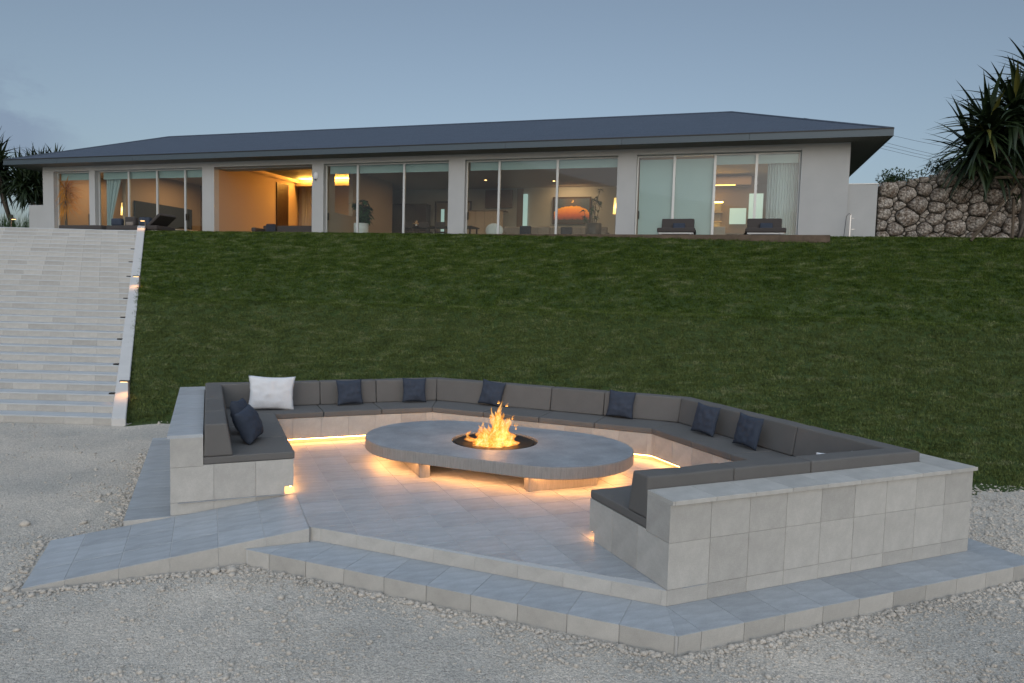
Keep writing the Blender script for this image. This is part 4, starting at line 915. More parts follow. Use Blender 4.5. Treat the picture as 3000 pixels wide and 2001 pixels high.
area_light('picture_lamp', -9.1, 7.2, 7.85, 1.6, .1, 16, (1.0,.6,.28), R(35))

def floor_lamp(s, d, z0, r, h, label, stand):
    t_ = hthing('floor_lamp', s, d, FL, label, 'floor lamp', 'lit lamps inside the house')
    bm = bmesh.new(); seg = 20; r0 = [bm.verts.new((r*math.cos(k*.3142), r*math.sin(k*.3142), z0-FL)) for k in range(seg)]; r1__ = [bm.verts.new((r*.72*math.cos(k*.3142), r*.72*math.sin(k*.3142), z0-FL+h)) for k in range(seg)]
    for k in range(seg): bm.faces.new((r0[k], r0[(k+1)%seg], r1__[(k+1)%seg], r1__[k]))
    bm.faces.new(r1__)
    obj('lamp_shade', bm, M_SHADE, t_, True); box('stand', -.015, .015, -.015, .015, 0, z0-FL, M_DARK, t_); box('base', -.12, .12, -.12, .12, 0, .02, M_DARK, t_, .005)
    ld = bpy.data.lights.new('lamp_bulb', 'POINT'); ld.energy = 7; ld.color = (1,.6,.28); ld.shadow_soft_size = .12; q = bpy.data.objects.new('lamp_bulb', ld); C.objects.link(q); q.parent = t_; q.location = (0.0,-.2,z0-FL+h*.5)
floor_lamp(-30.15+1.4, 1.6, 6.02, .16, .56, 'glowing tapered lamp beside the bedroom curtain', True)
floor_lamp(-6.10, 1.5, 5.95, .12, .58, 'glowing cylinder lamp at the right end of the living room glass', True)

# bedroom headboard, vent, curtains
hb = hthing('headboard', -27.93, 3.0, FL, 'dark blue-grey headboard panel against the bedroom partition', 'headboard'); box('panel', 0, .08, -1.7, 1.9, .5, 1.75, mat('slate_headboard', (.028,.034,.045), .8), hb, .01); box('mattress', .1, 2.0, -.9, 1.0, .25, .55, M_BEIGE, hb, .04)
vt = hthing('television', -30.6, 5.0, FL, 'small dark screen low on the wall in the leftmost window', 'television'); box('screen', -.38, .38, 0, .05, .62, 1.02, M_BLACK, vt, .006); box('stand', -.5, .5, .0, .3, 0, .4, M_LWOOD, vt)
def curtain(name, s0, s1, d, z0, z1, label, flare=0.0, m=M_CURT, folds=9):
    t_ = hthing(name, (s0+s1)/2, d, z0, label, 'curtain', 'curtains behind the glass'); bm = bmesh.new(); n = 60; rows = []
    W0 = (s1-s0)/2
    for j in range(9):
        v_ = j/8; row = []
        for i in range(n+1):
            u_ = i/n*2-1; f_ = flare*math.sin(v_*math.pi*0.5+.0) if flare else 0
            x = u_*W0*(1-abs(flare)*(1-v_)*.0)
            if flare: x = -W0+(u_+1)*W0*(0.35+0.65*abs(v_-.28)/.72 if v_ > .28 else .35+.5*(.28-v_)/.28)
            row.append(bm.verts.new((x, .05*math.sin((u_+1)*folds*math.pi)+.02*math.sin(u_*31), v_*(z1-z0))))
        rows.append(row)
    for a__, b__ in zip(rows[:-1], rows[1:]):
        for i in range(n): bm.faces.new((a__[i], a__[i+1], b__[i+1], b__[i]))
    obj('drape', bm, m, t_, True); return t_
curtain('curtain', -28.60, -27.75, .48, FL, HD-.3, 'pale sheer curtain gathered at the left of the bedroom glass', flare=1.0, folds=6)
curtain('curtain', -23.5, -23.15, .48, FL, HD-.3, 'narrow sheer curtain at the right end of the bedroom glass', folds=3)
curtain('curtain', -0.95, 0.0, .50, FL, HD-.3, 'pleated pale blue curtain at the right end of the house', folds=11)
curtain('curtain', -22.3, -20.6, 6.0, FL, 7.84, 'pale curtain against the back wall of the covered porch', folds=12, m=mat('porch_curtain', (.4,.36,.3), .9))
# palm reflection of the leftmost pane, built as a solid amber plant
ap = hthing('reflected_palm', -30.97, .52, FL, 'amber palm reflection across the leftmost window, built as a solid plant', 'palm reflection'); bm = bmesh.new()
for hz, sd_ in ((2.05,1),(1.75,2),(1.45,3),(2.25,4)): leafset(bm, (0.0,0,hz), 52, .95, .04, .9, sd_, el=(-45,70), az=(-80,80))
obj('fronds', bm, M_AMBER, ap); bm = bmesh.new(); tube_bm(bm, [(0,0,.4),(.02,0,1.2),(.05,0,2.2)], [.06,.045,.03]); obj('trunk', bm, M_TRUNK, ap)
bm = bmesh.new(); tube_bm(bm, [(0,0,0),(0,0,.3),(0,0,.45)], [.17,.22,.2], 14); obj('pot', bm, M_AMBER, ap)
ul = bpy.data.lights.new('palm_fill_light', 'POINT'); ul.energy = 6; ul.color = (1,.55,.2); ul.shadow_soft_size = .06; q = bpy.data.objects.new('palm_fill_light', ul); C.objects.link(q); q.parent = ap; q.location = (.62,.75,1.3)  # added fill lamp, with a stand below, to brighten the palm and wall
box('added_lamp_stand', .55, .69, .69, .81, 0, 1.15, M_DARK, ap)
# living room plants
def leafy(name, s, d, z0, stems, label, nleaf, L, seed, pot=True, potm=None):
    t_ = hthing(name, s, d, FL, label, 'house plant', 'house plants in the living room'); r_ = random.Random(seed); bm = bmesh.new(); bs = bmesh.new()
    for (p0_, p1_, p2_) in stems:
        tube_bm(bs, [p0_, p1_, p2_], [.018,.014,.008], 5)
        for i in range(nleaf):
            t = r_.uniform(.35,1); q = Vector(p0_).lerp(Vector(p1_), t*2) if t < .5 else Vector(p1_).lerp(Vector(p2_), t*2-1)
            for k in range(3): strip_leaf(bm, q, r_.uniform(0,6.28), R(r_.uniform(-30,50)), L*r_.uniform(.7,1.2), L*.42, 1.2, 3, r_.uniform(-.5,.5), .15)
    obj('foliage', bm, M_PLANT, t_); obj('stem', bs, M_TRUNK, t_)
    if pot: b_ = bmesh.new(); tube_bm(b_, [(0,0,0),(0,0,.3),(0,0,.72)], [.2,.3,.3], 20); obj('pot', b_, potm or M_WHITE, t_, True)
leafy('potted_plant', -16.55, 1.5, FL, [((0,0,.6),(.05*k,.03*k,1.0),(.30*math.cos(k*1.1),.22*math.sin(k*1.1),1.40+.05*k)) for k in range(6)], 'bushy green plant in a round white pot behind the glass', 14, .36, 3)
leafy('tall_plant', -6.95, 1.7, FL, [((0,0,.3),(.1,0,.9),(-.1,0,1.3)),((0,0,.3),(.15,0,1.1),(.25,.05,1.55)),((0,0,.3),(-.1,0,1.2),(.12,0,1.75)),((0,0,.3),(.05,0,1.4),(.22,0,2.02)),((0,0,.3),(-.25,0,.7),(-.32,.1,1.0)),((0,0,.5),(-.3,0,.9),(-.42,.1,1.25))], 'tall climbing plant with drooping leaves right of the painting', 7, .2, 8, True, M_DARK)
# bulky pieces at the back of the living room
cb = hthing('dark_cabinet', -17.0, 7.0, FL, 'dark timber cupboard at the back of the living room', 'cabinet')
for k in range(3): box('door', -.86+k*.58, -.86+k*.58+.572, 0, .03, .12, 2.2, M_DWOOD, cb, .004)
box('carcass', -.88, .9, .031, .6, .1, 2.22, M_DWOOD, cb)
mr_ = hthing('framed_mirror', -15.05, 7.9, FL, 'large dark framed mirror behind the dining table', 'mirror')
bm = bmesh.new()
for (x0,x1,z0,z1) in ((-.95,.95,2.36,2.44),(-.95,.95,.5,.58),(-.95,-.87,.58,2.36),(.87,.95,.58,2.36)): bm_box(bm, x0, x1, 0, .05, z0, z1)
obj('frame', bm, M_DWOOD, mr_); box('mirror_glass', -.87, .87, .02, .03, .58, 2.36, mat('bronze_mirror', (.25,.21,.17), .15, metal=.4), mr_)
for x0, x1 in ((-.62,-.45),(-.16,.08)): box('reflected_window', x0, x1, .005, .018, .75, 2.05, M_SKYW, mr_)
dr = hthing('interior_door', -19.1, 8.05, FL, 'tall dark door in the back wall of the living room', 'door'); box('leaf', -.22, .30, -.02, .03, 0, 3.0, mat('dark_blue_door', (.03,.035,.045), .6), dr); box('handle', .22, .25, -.06, -.02, 1.0, 1.1, M_DARK, dr)
kc = hthing('kitchen_cupboards', -13.2, 7.3, FL, 'pale timber kitchen cupboards behind the narrow left pane', 'cupboards')
for k in range(4): box('door', -.9+k*.46, -.9+k*.46+.452, 0, .02, .1, 1.86, M_LWOOD, kc, .004)
box('worktop', -.95, 1.0, -.02, .6, 1.87, 1.91, M_BEIGE, kc)
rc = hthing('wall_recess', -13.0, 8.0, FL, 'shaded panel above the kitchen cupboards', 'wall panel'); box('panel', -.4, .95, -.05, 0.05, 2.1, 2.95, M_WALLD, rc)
nw = hthing('tall_slit_window', -11.45, 8.02, FL, 'narrow tall slit window glowing pale blue on the back wall', 'window'); box('pane', -.05, .16, -.02, .03, .9, 2.75, M_SKYW, nw); box('reveal', -.35, -.06, -.03, .04, 0, 3.0, M_WALLD, nw)
# dining table, chairs
dt_ = hthing('dining_table', -13.9, 3.3, FL, 'dark dining table set with glasses in the living room', 'table'); box('tabletop', -1.5, 1.7, -.5, .5, .70, .75, M_DWOOD, dt_, .006)
for a__ in (-1.4, 1.6):
    for b__ in (-.42,.42): box('leg', a__-.03, a__+.03, b__-.03, b__+.03, 0, .70, M_DWOOD, dt_)
for k, lab in enumerate(('dark dining chair left of the dining table','dark dining chair at the table, first along its side','dark dining chair at the table, second along its side','dark dining chair at the table, third along its side','dark dining chair at the right end of the dining table side')):
    ch = hthing('dining_chair', -15.55+k*.72, 2.55 if k else 3.2, FL, lab, 'chair', 'chairs around the dining table', rz=0 if k else R(70))
    box('seat', -.22, .22, -.2, .22, .43, .47, M_DWOOD, ch, .01); box('backrest', -.22, .22, -.24, -.205, .62, .86, M_DWOOD, ch, .01)
    for a__ in (-.2,.2):
        box('leg', a__-.015, a__+.015, -.235, -.21, 0, .86, M_DWOOD, ch); box('leg', a__-.015, a__+.015, .19, .215, 0, .43, M_DWOOD, ch)
vs_f = hthing('flower_vase', -14.9, 3.3, FL+.75, 'small vase of pale flowers on the dining table', 'vase'); bm = bmesh.new(); leafset(bm, (0,0,.1), 40, .2, .03, .8, 5, el=(20,90)); obj('blossom', bm, mat('pale_blossom', (.6,.4,.22), .8), vs_f); bm = bmesh.new(); tube_bm(bm, [(0,0,0),(0,0,.12)], [.05,.03], 10); obj('vase', bm, M_WHITE, vs_f)
# sofas inside
def sofa(s, d, w_, dep, label, m, pills=(), h=.72, group=None):
    t_ = hthing('sofa', s, d, FL, label, 'sofa', group)
    box('base', -w_/2, w_/2, 0, dep, .08, .40, m, t_, .04, 2); box('backrest', -w_/2+.1, w_/2-.1, dep-.25, dep, .40, h, m, t_, .05, 2)
    for a__ in (-1, 1): box('armrest', a__*w_/2-(.22 if a__ > 0 else 0), a__*w_/2+(.22 if a__ < 0 else 0), 0, dep-.02, .40, .58, m, t_, .05, 2)
    for px_, pm, pn in pills: 
        b__ = box('cushion', px_-.24, px_+.24, dep-.42, dep-.27, .42, .42+pn, pm, t_, .06, 3)
    return t_
sofa(-9.0, 3.2, 4.6, 1.0, 'long beige sofa below the painting', M_BEIGE, ((-1.2,M_BLUE,.42),(.55,M_BLUE,.38),(-.4,M_BEIGE,.40),(1.4,M_BEIGE,.38)), .82)
ps = hthing('pointed_cushion', -10.95, 1.9, FL+.42, 'pale pointed cushion at the left end of the beige sofa', 'cushion'); bm = bmesh.new(); bmesh.ops.create_icosphere(bm, subdivisions=3, radius=.34)
for v in bm.verts: v.co.x *= 1.0+.5*max(0, v.co.x); v.co.y *= .5; v.co.z = v.co.z*.85+.05
obj('cover', bm, M_WHITE, ps, True)
sofa(-20.35, 1.7, 3.3, .95, 'grey outdoor sofa under the covered porch', M_GSOFA, ((-1.05,M_NAVY,.36),), .72)
sn = hthing('spiky_plant', -18.15, 2.1, FL, 'dark spiky plant beside the porch pillar', 'plant'); bm = bmesh.new(); leafset(bm, (0,0,.2), 46, .62, .06, .1, 6, el=(45,88)); obj('foliage', bm, M_LEAF, sn); bm = bmesh.new(); tube_bm(bm, [(0,0,0),(0,0,.3)], [.2,.24], 12); obj('pot', bm, M_DARK, sn)
# bathroom beyond the right bay
bw = hthing('bathroom_wall_unit', -3.2, 5.4, FL, 'mirror wall with glowing shelves in the room at the right', 'wall unit')
box('back_panel', -1.2, 2.1, .3, .35, 0, 3.0, M_WALLD, bw); box('soffit', -1.2, 1.9, -.1, .3, 2.62, 3.0, M_WALLD, bw)
box('mirror_panel', -.2, .78, .27, .3, .75, 1.95, mat('bath_mirror', (.20,.18,.14), .3), bw)
for z_, x1_ in ((1.95,.85),(.78,.85)): box('glow_shelf', -1.0, x1_, .1, .3, z_, z_+.03, M_LWOOD, bw); 
box('glow_strip', -1.0, .85, .04, .10, 1.93, 1.97, M_COVE, bw); box('glow_strip', -1.0, .85, .04, .10, .80, .84, M_COVE, bw); box('glow_strip', -1.0, 1.3, -.12, -.08, 2.60, 2.615, mat('cove_soft', (.8,.6,.4), .5, emit=(1,.55,.12), estr=5), bw)
box('shelf', -1.0, .85, .15, .3, 1.55, 1.57, M_LWOOD, bw); box('shelf', -1.0, .85, .15, .3, 1.18, 1.2, M_LWOOD, bw)
fw_ = hthing('square_window', -2.05, 5.62, FL, 'square pale window glowing above the basin', 'window'); box('pane', -.02, .62, -.02, 0.01, 1.08, 1.72, M_SKYW, fw_)
fw_ = hthing('tall_window', -1.12, 5.62, FL, 'tall pale window behind the right mullion', 'window'); box('pane', -.22, .32, -.02, .01, .6, 2.30, M_SKYW, fw_)

# ------------------------------------------------------------------ deck, loungers, lantern camera, shower
dk = tag(empty('timber_deck', (HO.x, HO.y, 0), HR_), 'low brown timber deck edge along the front of the glass', 'deck')
for j in range(5): box('plank', -10.97, 0.85, -1.05+j*.21, -.845+j*.21-.006, ZT-.0, ZT+.035, M_DECK, dk, .003)
box('edge_board', -10.97, .87, -1.075, -1.052, ZT-.2, ZT+.037, M_DECK, dk)
def lounger(s, d, rz, label, back=.42, w_=1.12, pill=True):
    t_ = hthing('lounge_chair', s, d, ZT+.037, label, 'lounger', 'taupe loungers on the deck', rz)
    box('frame', -w_/2, w_/2, -.3, .9, .04, .09, M_WHITE, t_, .006)
    for a__ in (-1,1):
        for b__ in (-.25,.8): box('leg', a__*(w_/2-.08)-.02, a__*(w_/2-.08)+.02, b__-.02, b__+.02, 0, .04, M_WHITE, t_)
    box('seat', -w_/2-.05, w_/2+.05, -.35, .75, .09, .24, M_TAUPE, t_, .04, 2)
    b_ = box('backrest', -w_/2+.02, w_/2-.02, -.07, .07, 0, back, M_TAUPE, t_, .045, 2); b_.location = (0,.62,.22); b_.rotation_euler = (-R(14),0,0)
    if pill: b_ = box('cushion', -.2, .2, -.05, .05, 0, .22, M_NAVY, t_, .045, 3); b_.location = (.05,.42,.25); b_.rotation_euler = (-R(16),0,0)
lounger(-3.77, -.55, 0, 'taupe lounger before the drawn blinds'); lounger(-0.99, -.55, 0, 'taupe lounger before the pale blue curtain')
tbx = hthing('side_stool', -2.42, .8, FL, 'grey box stool between the two right loungers', 'stool'); box('body', -.2, .2, -.2, .2, .0, .5, M_BEIGE, tbx, .01)
tb2 = hthing('low_bench', -1.9, .9, FL, 'low dark bench inside the right bay', 'bench'); box('seat', -.3, .5, -.2, .2, .2, .28, M_DWOOD, tb2, .01); box('base', -.25, .45, -.15, .15, 0, .2, M_DWOOD, tb2)
def daybed(s, d, rz, label, L, m, sx=1):
    t_ = hthing('daybed', s, d, ZT+.0, label, 'daybed', 'daybeds at the stair head', rz)
    box('base', -L/2, L/2, -.5, .5, .10, .27, m, t_, .04, 2); box('plinth', -L/2+.1, L/2-.1, -.4, .4, 0, .10, M_WHITE, t_)
    return t_
daybed(-27.4, -1.5, 0, 'long low taupe daybed left of the stair head', 2.2, M_TAUPE)
d2 = daybed(-24.9, -1.4, 0, 'taupe daybed with raised back and cushions at the stair head', 2.5, M_TAUPE)
b_ = box('backrest', -.06, .06, -.45, .45, 0, .75, M_TAUPE, d2, .04, 2); b_.location = (.75,0,.25); b_.rotation_euler = (0,R(52),0)
for x_, m_, h_ in ((-.95,M_NAVY,.30),(-.25,M_TAUPE,.36),(.45,M_NAVY,.34)): box('cushion', x_-.26, x_+.26, -.32, -.12, .27, .27+h_, m_, d2, .07, 3)
o = box('cushion', -.35, .0, -.42, -.33, .27, .42, M_BEIGE, d2, .04, 2)
sc_ = hthing('security_camera', -17.72, -.02, 7.32, 'small white dome camera on the pillar beside the porch', 'security camera'); bm = bmesh.new(); bmesh.ops.create_uvsphere(bm, u_segments=16, v_segments=10, radius=.11)
for v in bm.verts: v.co.z *= 1.4; v.co.y *= .7
obj('housing', bm, M_WHITE, sc_, True); bm = bmesh.new(); bmesh.ops.create_uvsphere(bm, u_segments=10, v_segments=8, radius=.035); o = obj('lens', bm, M_BLACK, sc_, True); o.location = (.0,-.05,-.15)
sh = hthing('outdoor_shower', 1.52, -.35, ZT-.1, 'slim steel garden shower standing by the right end wall', 'shower'); M_ST = mat('brushed_steel', (.4,.4,.4), .35, metal=.7)
box('column', -.02, .02, -.015, .015, 0, .85, M_ST, sh, .004); bm = bmesh.new(); tube_bm(bm, [(0,-.02,.82),(-.06,-.08,.86),(-.13,-.06,.78),(-.15,-.03,.4),(-.17,0,.05)], [.008]*5, 6); obj('hose', bm, M_DARK, sh); box('tap', .03, .13, -.03, .0, .36, .39, M_ST, sh, .004); box('hook', .03, .11, -.03, .0, .70, .72, M_ST, sh, .003)

# ------------------------------------------------------------------ garden walls
gw = tag(empty('garden_wall', (HO.x, HO.y, 0), HR_), 'low pale rendered wall joining the house to the rubble wall', 'wall'); box('wall', 1.47, 2.33, .12, .40, ZT-.5, 6.68, M_PLAST, gw, .01); box('coping', 1.465, 2.34, .10, .42, 6.68, 6.71, M_FRAME, gw)
gw = tag(empty('garden_wall', (HO.x, HO.y, 0), HR_), 'low pale wall stub at the left end of the house', 'wall'); box('wall', -32.66, -31.69, .1, .4, ZT-.5, 6.33, M_PLAST, gw, .01)
# rubble wall of fitted coral stones
rw = tag(empty('rubble_wall', (HO.x, HO.y, 0), HR_), 'dry stone wall of rough fitted coral boulders right of the house', 'wall')
RW0, RW1 = 2.36, 13.5
def rw_top(x): return 6.70+min(1.0, max(0, (x-2.4)/2.2))*.50+.10*math.sin(x*1.3)
r_ = random.Random(21); sites = []
for cnt_, lo2, hi2 in ((62,.32,.46),(90,.19,.27),(148,.09,.14)):
    tries = 0; got = 0
    while got < cnt_ and tries < 30000:
        tries += 1; x = r_.uniform(RW0, 9.2); mind = r_.uniform(lo2, hi2); z = r_.uniform(ZT-.1, rw_top(x)-mind*.35)
        if all(math.hypot((x-q[0])*.66, z-q[1]) > (mind+q[2])/2*.93 for q in sites): sites.append((x, z, mind)); got += 1
polyR = [(RW0, ZT-.3), (9.3, ZT-.3)]+[(x, rw_top(x)) for x in np.linspace(9.3, RW0, 16)]
for i, (sx, sz, md_) in enumerate(sites):
    cell = [(sx-.6, sz-.5), (sx+.6, sz-.5), (sx+.6, sz+.5), (sx-.6, sz+.5)]
    for j, (ox, oz, om) in enumerate(sites):
        if j == i or abs(ox-sx) > 1.2 or abs(oz-sz) > 1.0: continue
        dd_ = math.hypot(ox-sx, oz-sz); tt_ = .5+(md_**2-om**2)*.30/(dd_*dd_); mx_, mz_ = sx+(ox-sx)*tt_, sz+(oz-sz)*tt_; dx, dz = ox-sx, oz-sz
        cell = clip(cell, [(mx_-dz*50-dx*100, mz_+dx*50-dz*100), (mx_+dz*50-dx*100, mz_-dx*50-dz*100), (mx_+dz*50, mz_-dx*50), (mx_-dz*50, mz_+dx*50)])
        if len(cell) < 3: break
    if len(cell) < 3: continue
    tp_ = rw_top(sx)+.02; cell = clip(cell, [(RW0,ZT-.3),(9.4,ZT-.3),(9.4,tp_),(RW0,tp_)])
    if len(cell) < 3 or abs(area(cell)) < .004: continue
    # resample outline and dome it
    n = 24; per = [math.dist(cell[k], cell[(k+1)%len(cell)]) for k in range(len(cell))]; tot = sum(per); ring_ = []
    for k in range(n):
        q = tot*k/n; e__ = 0
        while q > per[e__]: q -= per[e__]; e__ += 1
        a__, b__ = cell[e__], cell[(e__+1)%len(cell)]; t = q/per[e__]; ring_.append((a__[0]+(b__[0]-a__[0])*t, a__[1]+(b__[1]-a__[1])*t))
    cx = sum(p[0] for p in ring_)/n; cz = sum(p[1] for p in ring_)/n
    ring_ = [((ring_[k-1][0]+7*ring_[k][0]+ring_[(k+1)%n][0])/9, (ring_[k-1][1]+7*ring_[k][1]+ring_[(k+1)%n][1])/9) for k in range(n)]
    bulge = r_.uniform(.25,.42)*math.sqrt(abs(area(cell)))*.9; tiltx, tiltz = r_.uniform(-.15,.15), r_.uniform(-.15,.15); bm = bmesh.new(); prev = None
    for sc2, dp in ((.96,0.3),(.95,-.25),(.88,-.78),(.62,-.95),(.3,-1.0)):
        cur_ = []
        for k, (x, z) in enumerate(ring_):
            jn = 1+.10*mnoise.noise(Vector((x*6, z*6, dp*2)))
            X_ = (x-cx)*sc2*jn; Z_ = (z-cz)*sc2*jn; dd = dp*bulge*(1+.35*mnoise.noise(Vector((x*5, z*5, i))))+(X_*tiltx+Z_*tiltz)*(1 if dp else 0)
            cur_.append(bm.verts.new((X_, dd, Z_)))
        if prev:
            for k in range(n): bm.faces.new((prev[k], prev[(k+1)%n], cur_[(k+1)%n], cur_[k]))
        prev = cur_
    bm.faces.new(prev); bmesh.ops.recalc_face_normals(bm, faces=bm.faces)
    o = obj('stone', bm, M_ROCK, rw, True); o.location = (cx, .22, cz)
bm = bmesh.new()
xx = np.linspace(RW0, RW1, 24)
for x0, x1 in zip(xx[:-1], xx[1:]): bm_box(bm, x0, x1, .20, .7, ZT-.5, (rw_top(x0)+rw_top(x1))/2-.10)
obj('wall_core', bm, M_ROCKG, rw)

# ------------------------------------------------------------------ vegetation
leaf_meshes = []
for k in range(10):
    bm = bmesh.new(); rr2 = random.Random(k+40); strip_leaf(bm, (0,0,0), 0, 0, 1.0, .105*rr2.uniform(.85,1.15), [.25,.5,.8,1.1,1.5][k % 5], 6, rr2.uniform(-.3,.3), .4)
    me = bpy.data.meshes.new('leaf'); bm.to_mesh(me); bm.free(); me.materials.append(M_LEAFY if k in (7,) else M_LEAF); me.shade_smooth(); leaf_meshes.append(me)
def screw_pine(x, y, z, heads, label, limbs, seed, indiv, Ls=1.15, props=False, per=52, group='screw pine trees'):
    t_ = tag(empty('screw_pine_tree', (x, y, z)), label, 'tree', group); r_ = random.Random(seed)
    bm = bmesh.new()
    for pts_, rads in limbs: tube_bm(bm, pts_, rads, 9)
    obj('trunk', bm, M_TRUNK, t_, True)
    cnt = 0; bmr = bmesh.new()
    order = []
    for hi, (hx, hy, hz, up_, sc2) in enumerate(heads):
        for i in range(per):
            g = i/per; el_ = R(82-125*g+r_.uniform(-9,9)); az_ = i*2.39996+r_.uniform(-.25,.25); order.append((g, hi, el_, az_, r_.uniform(.75,1.12)*Ls*sc2, hx, hy, hz))
    r_.shuffle(order)
    for (g, hi, el_, az_, L2, hx, hy, hz) in order:
        # tilt of the head away from the crown centre
        if cnt < indiv:
            o = bpy.data.objects.new('leaf', leaf_meshes[r_.randrange(10)] if g < .85 or r_.random() < .6 else leaf_meshes[7]); C.objects.link(o); o.parent = t_
            o.location = (hx+r_.uniform(-.04,.04), hy+r_.uniform(-.04,.04), hz-g*.28); o.scale = (L2, L2, L2)
            o.rotation_euler = (Matrix.Rotation(az_, 4, 'Z') @ Matrix.Rotation(-el_, 4, 'Y')).to_euler(); cnt += 1
        else:
            strip_leaf(bmr, (hx+r_.uniform(-.04,.04), hy+r_.uniform(-.04,.04), hz-g*.28), az_, el_, L2, .105*L2, r_.uniform(.3,1.5), 5, r_.uniform(-.3,.3), .4)
    if len(bmr.verts): tag(obj('crown', bmr, M_LEAF, t_), kind='stuff')
    else: bmr.free()
    if props:
        for k, (a__, b__) in enumerate(((( -1.9,-.4,-.1),(-.1,0,2.0)),((-.75,-.5,0),(-.45,0,1.2)),((.7,-.5,0),(.3,0,1.2)))):
            bm = bmesh.new(); tube_bm(bm, [a__, b__], [.04,.035], 7); obj('prop', bm, mat('weathered_prop', (.085,.065,.045), .9), t_)
        bm = bmesh.new(); tube_bm(bm, [(-1.3,-.3,1.78),(1.2,-.3,1.86)], [.045,.045], 7); obj('prop', bm, MATS['weathered_prop'], t_)
    return t_
# right tree: crown from pixel study, about 21 m away
RX0, RY0 = 15.35, 21.3
def rel(px, py, Y):                                             # picture of the crown turned into metres round the trunk
    X = (px-1500)/F_PX*Y; z = 3.0-(py-(853.93+.02695*(px-1500)))/F_PX*Y; return (X-RX0, Y-RY0, z-ZT)
hd = [rel(2812,440,21.4), rel(2850,372,20.9), rel(2868,462,21.6), rel(2925,325,20.8), rel(2925,420,21.3), rel(2985,250,21.3), rel(3010,385,20.9), rel(3045,300,21.5), rel(3060,460,21.7), rel(2980,520,21.9)]
limbs = [([(0,0,-.3),(0,0,.6),(-.05,0,1.3),(-.1,0,1.9)], [.30,.24,.19,.17])]
for (hx,hy,hz) in hd: limbs.append(([(-.05,0,1.5),(hx*.45,hy*.4,1.6+(hz-1.6)*.35),(hx*.85,hy*.85,hz*.82),(hx,hy,hz-.1)], [.12,.085,.07,.06]))
for k in range(7): a__ = k*.9+.2; limbs.append(([(.25*math.cos(a__)*2.2,.2*math.sin(a__)*2.2,-.15),(.12*math.cos(a__),.12*math.sin(a__),.75)], [.035,.04]))
screw_pine(RX0, RY0, ZT, [(h[0],h[1],h[2],0,1.0) for h in hd], 'big dark screw pine with sword leaves before the rubble wall', limbs, 3, 300, 1.62, True, 95)
# left trees, behind and beside the house end
def rel2(px, py, Y, ox, oy): X = (px-1500)/F_PX*Y; z = 3.0-(py-(853.93+.02695*(px-1500)))/F_PX*Y; return (X-ox, Y-oy, z-ZT)
for (bx_, by_, hp, lab, sd2) in ((-25.3,35.5,[(2,492,35),(14,530,35.4),(-12,462,35.6)],'dark screw pine cut by the left edge of the picture',11),(-23.6,35.6,[(64,520,35.3),(98,512,35.6),(80,545,35.0),(112,548,35.4),(125,540,36)],'dark screw pine just left of the house wall',12),(-24.3,42.6,[(122,495,42.5),(168,488,43.0),(140,510,42.8)],'screw pine whose leaf tips rise behind the roof',13)):
    hs_ = [rel2(px, py, Y, bx_, by_) for px, py, Y in hp]; lb = [([(0,0,-.4),(.1,0,.6),(0,0,1.2)], [.16,.13,.11])]
    for h in hs_: lb.append(([(0,0,.9),(h[0]*.5,h[1]*.5,.9+(h[2]-.9)*.35),(h[0],h[1],h[2]-.1)], [.09,.07,.06]))
    screw_pine(bx_, by_, ZT, [(h[0],h[1],h[2],0,1) for h in hs_], lab, lb, sd2, 0, 1.5, False, 78)
# reeds left of the house
bm = bmesh.new(); r_ = random.Random(9)
for i in range(520):
    x = r_.uniform(-27.2,-22.7); y = r_.uniform(32.6,34.6); strip_leaf(bm, (x, y, ZT-.1), r_.uniform(0,6.28), R(r_.uniform(65,89)), r_.uniform(.7,1.35), .05, r_.uniform(.2,.9), 4)
o = obj('reeds', bm, M_REED); tag(o, 'thick clump of green reeds left of the house', 'reeds', kind='stuff')
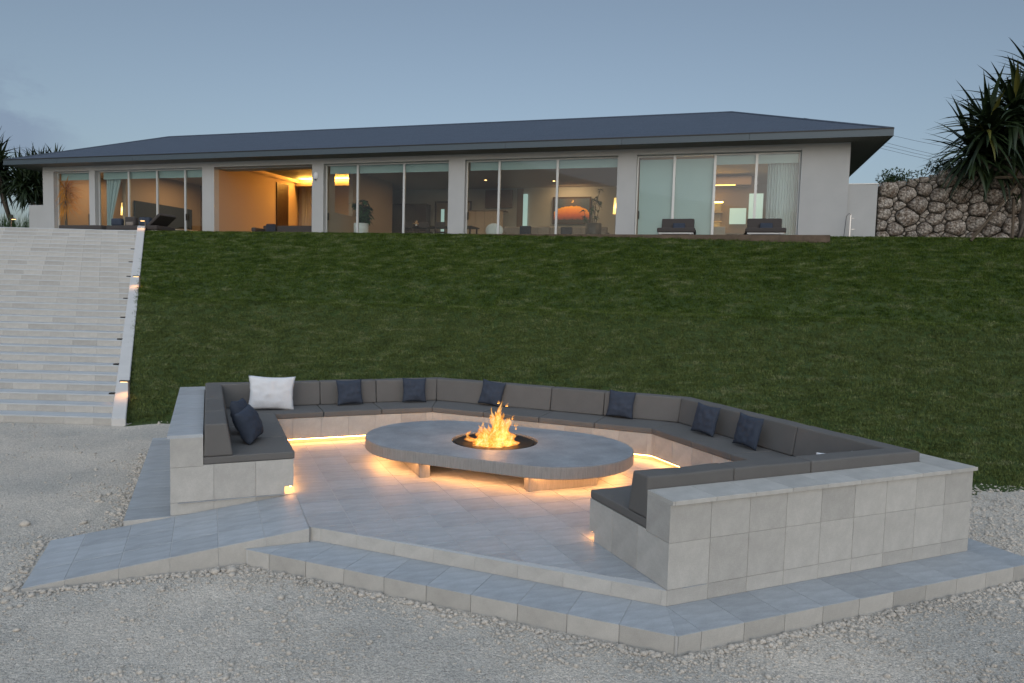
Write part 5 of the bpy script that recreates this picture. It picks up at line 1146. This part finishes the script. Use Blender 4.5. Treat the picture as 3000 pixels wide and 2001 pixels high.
# shrubs on top of the rubble wall
def shrub(s, d, z, rx, rz_, label, seed, n=900):
    x, y = h2w(s, d); t_ = tag(empty('shrub', (x, y, z), HR_), label, 'shrub', 'shrubs growing above the rubble wall'); bm = bmesh.new(); r_ = random.Random(seed)
    lob = [(r_.uniform(-rx,rx)*.8, r_.uniform(-.5,.5), r_.uniform(0,rz_)*.8, r_.uniform(.25,.45)) for _ in range(9)]
    for i in range(n):
        l0 = lob[r_.randrange(9)]; v_ = Vector((r_.gauss(0,1), r_.gauss(0,1), r_.gauss(0,1))).normalized()*l0[3]*r_.uniform(.7,1.1)
        strip_leaf(bm, (l0[0]+v_.x, l0[1]+v_.y, l0[2]+v_.z*.7), r_.uniform(0,6.28), R(r_.uniform(-10,80)), .10, .05, .5, 2, r_.uniform(-1,1))
    obj('foliage', bm, M_BUSH, t_); bm = bmesh.new(); tube_bm(bm, [(0,0,-1.2),(0,0,0),(.1,0,rz_*.5)], [.05,.04,.02], 6); obj('stem', bm, M_TRUNK, t_)
shrub(3.15,.9,6.75,.55,.32,'small rounded shrub above the left end of the rubble wall',1); shrub(4.6,1.0,7.1,.8,.35,'wide shrub above the middle of the rubble wall',2,1300); shrub(5.9,1.1,7.2,.8,.35,'shrub above the rubble wall behind the screw pine leaves',3,1200)
# power lines far behind
pl = tag(empty('power_lines', (0,0,0)), 'four thin power lines sagging across the sky right of the roof', 'power lines')
for k, (ya_, yb_) in enumerate(((408,452),(432,486),(442,492),(451,500))):
    Yd = 60+k*.4; A3 = ((2560-1500)/F_PX*Yd, Yd, 3.0-(ya_-5-(853.93+.02695*(2560-1500)))/F_PX*Yd); B3 = ((2960-1500)/F_PX*Yd, Yd, 3.0-(yb_+14-(853.93+.02695*(2960-1500)))/F_PX*Yd)
    bm = bmesh.new(); pts_ = [Vector(A3).lerp(Vector(B3), t)-Vector((0,0,.25*math.sin(t*math.pi))) for t in np.linspace(-.6,1.6,12)]; tube_bm(bm, pts_, [.012]*12, 4); obj('cable', bm, M_DARK, pl)
pts_ = None
for (px_, Y_) in ((1500+(2560-1500)*.0-0, 60),): pass
print('objects', len(bpy.data.objects))
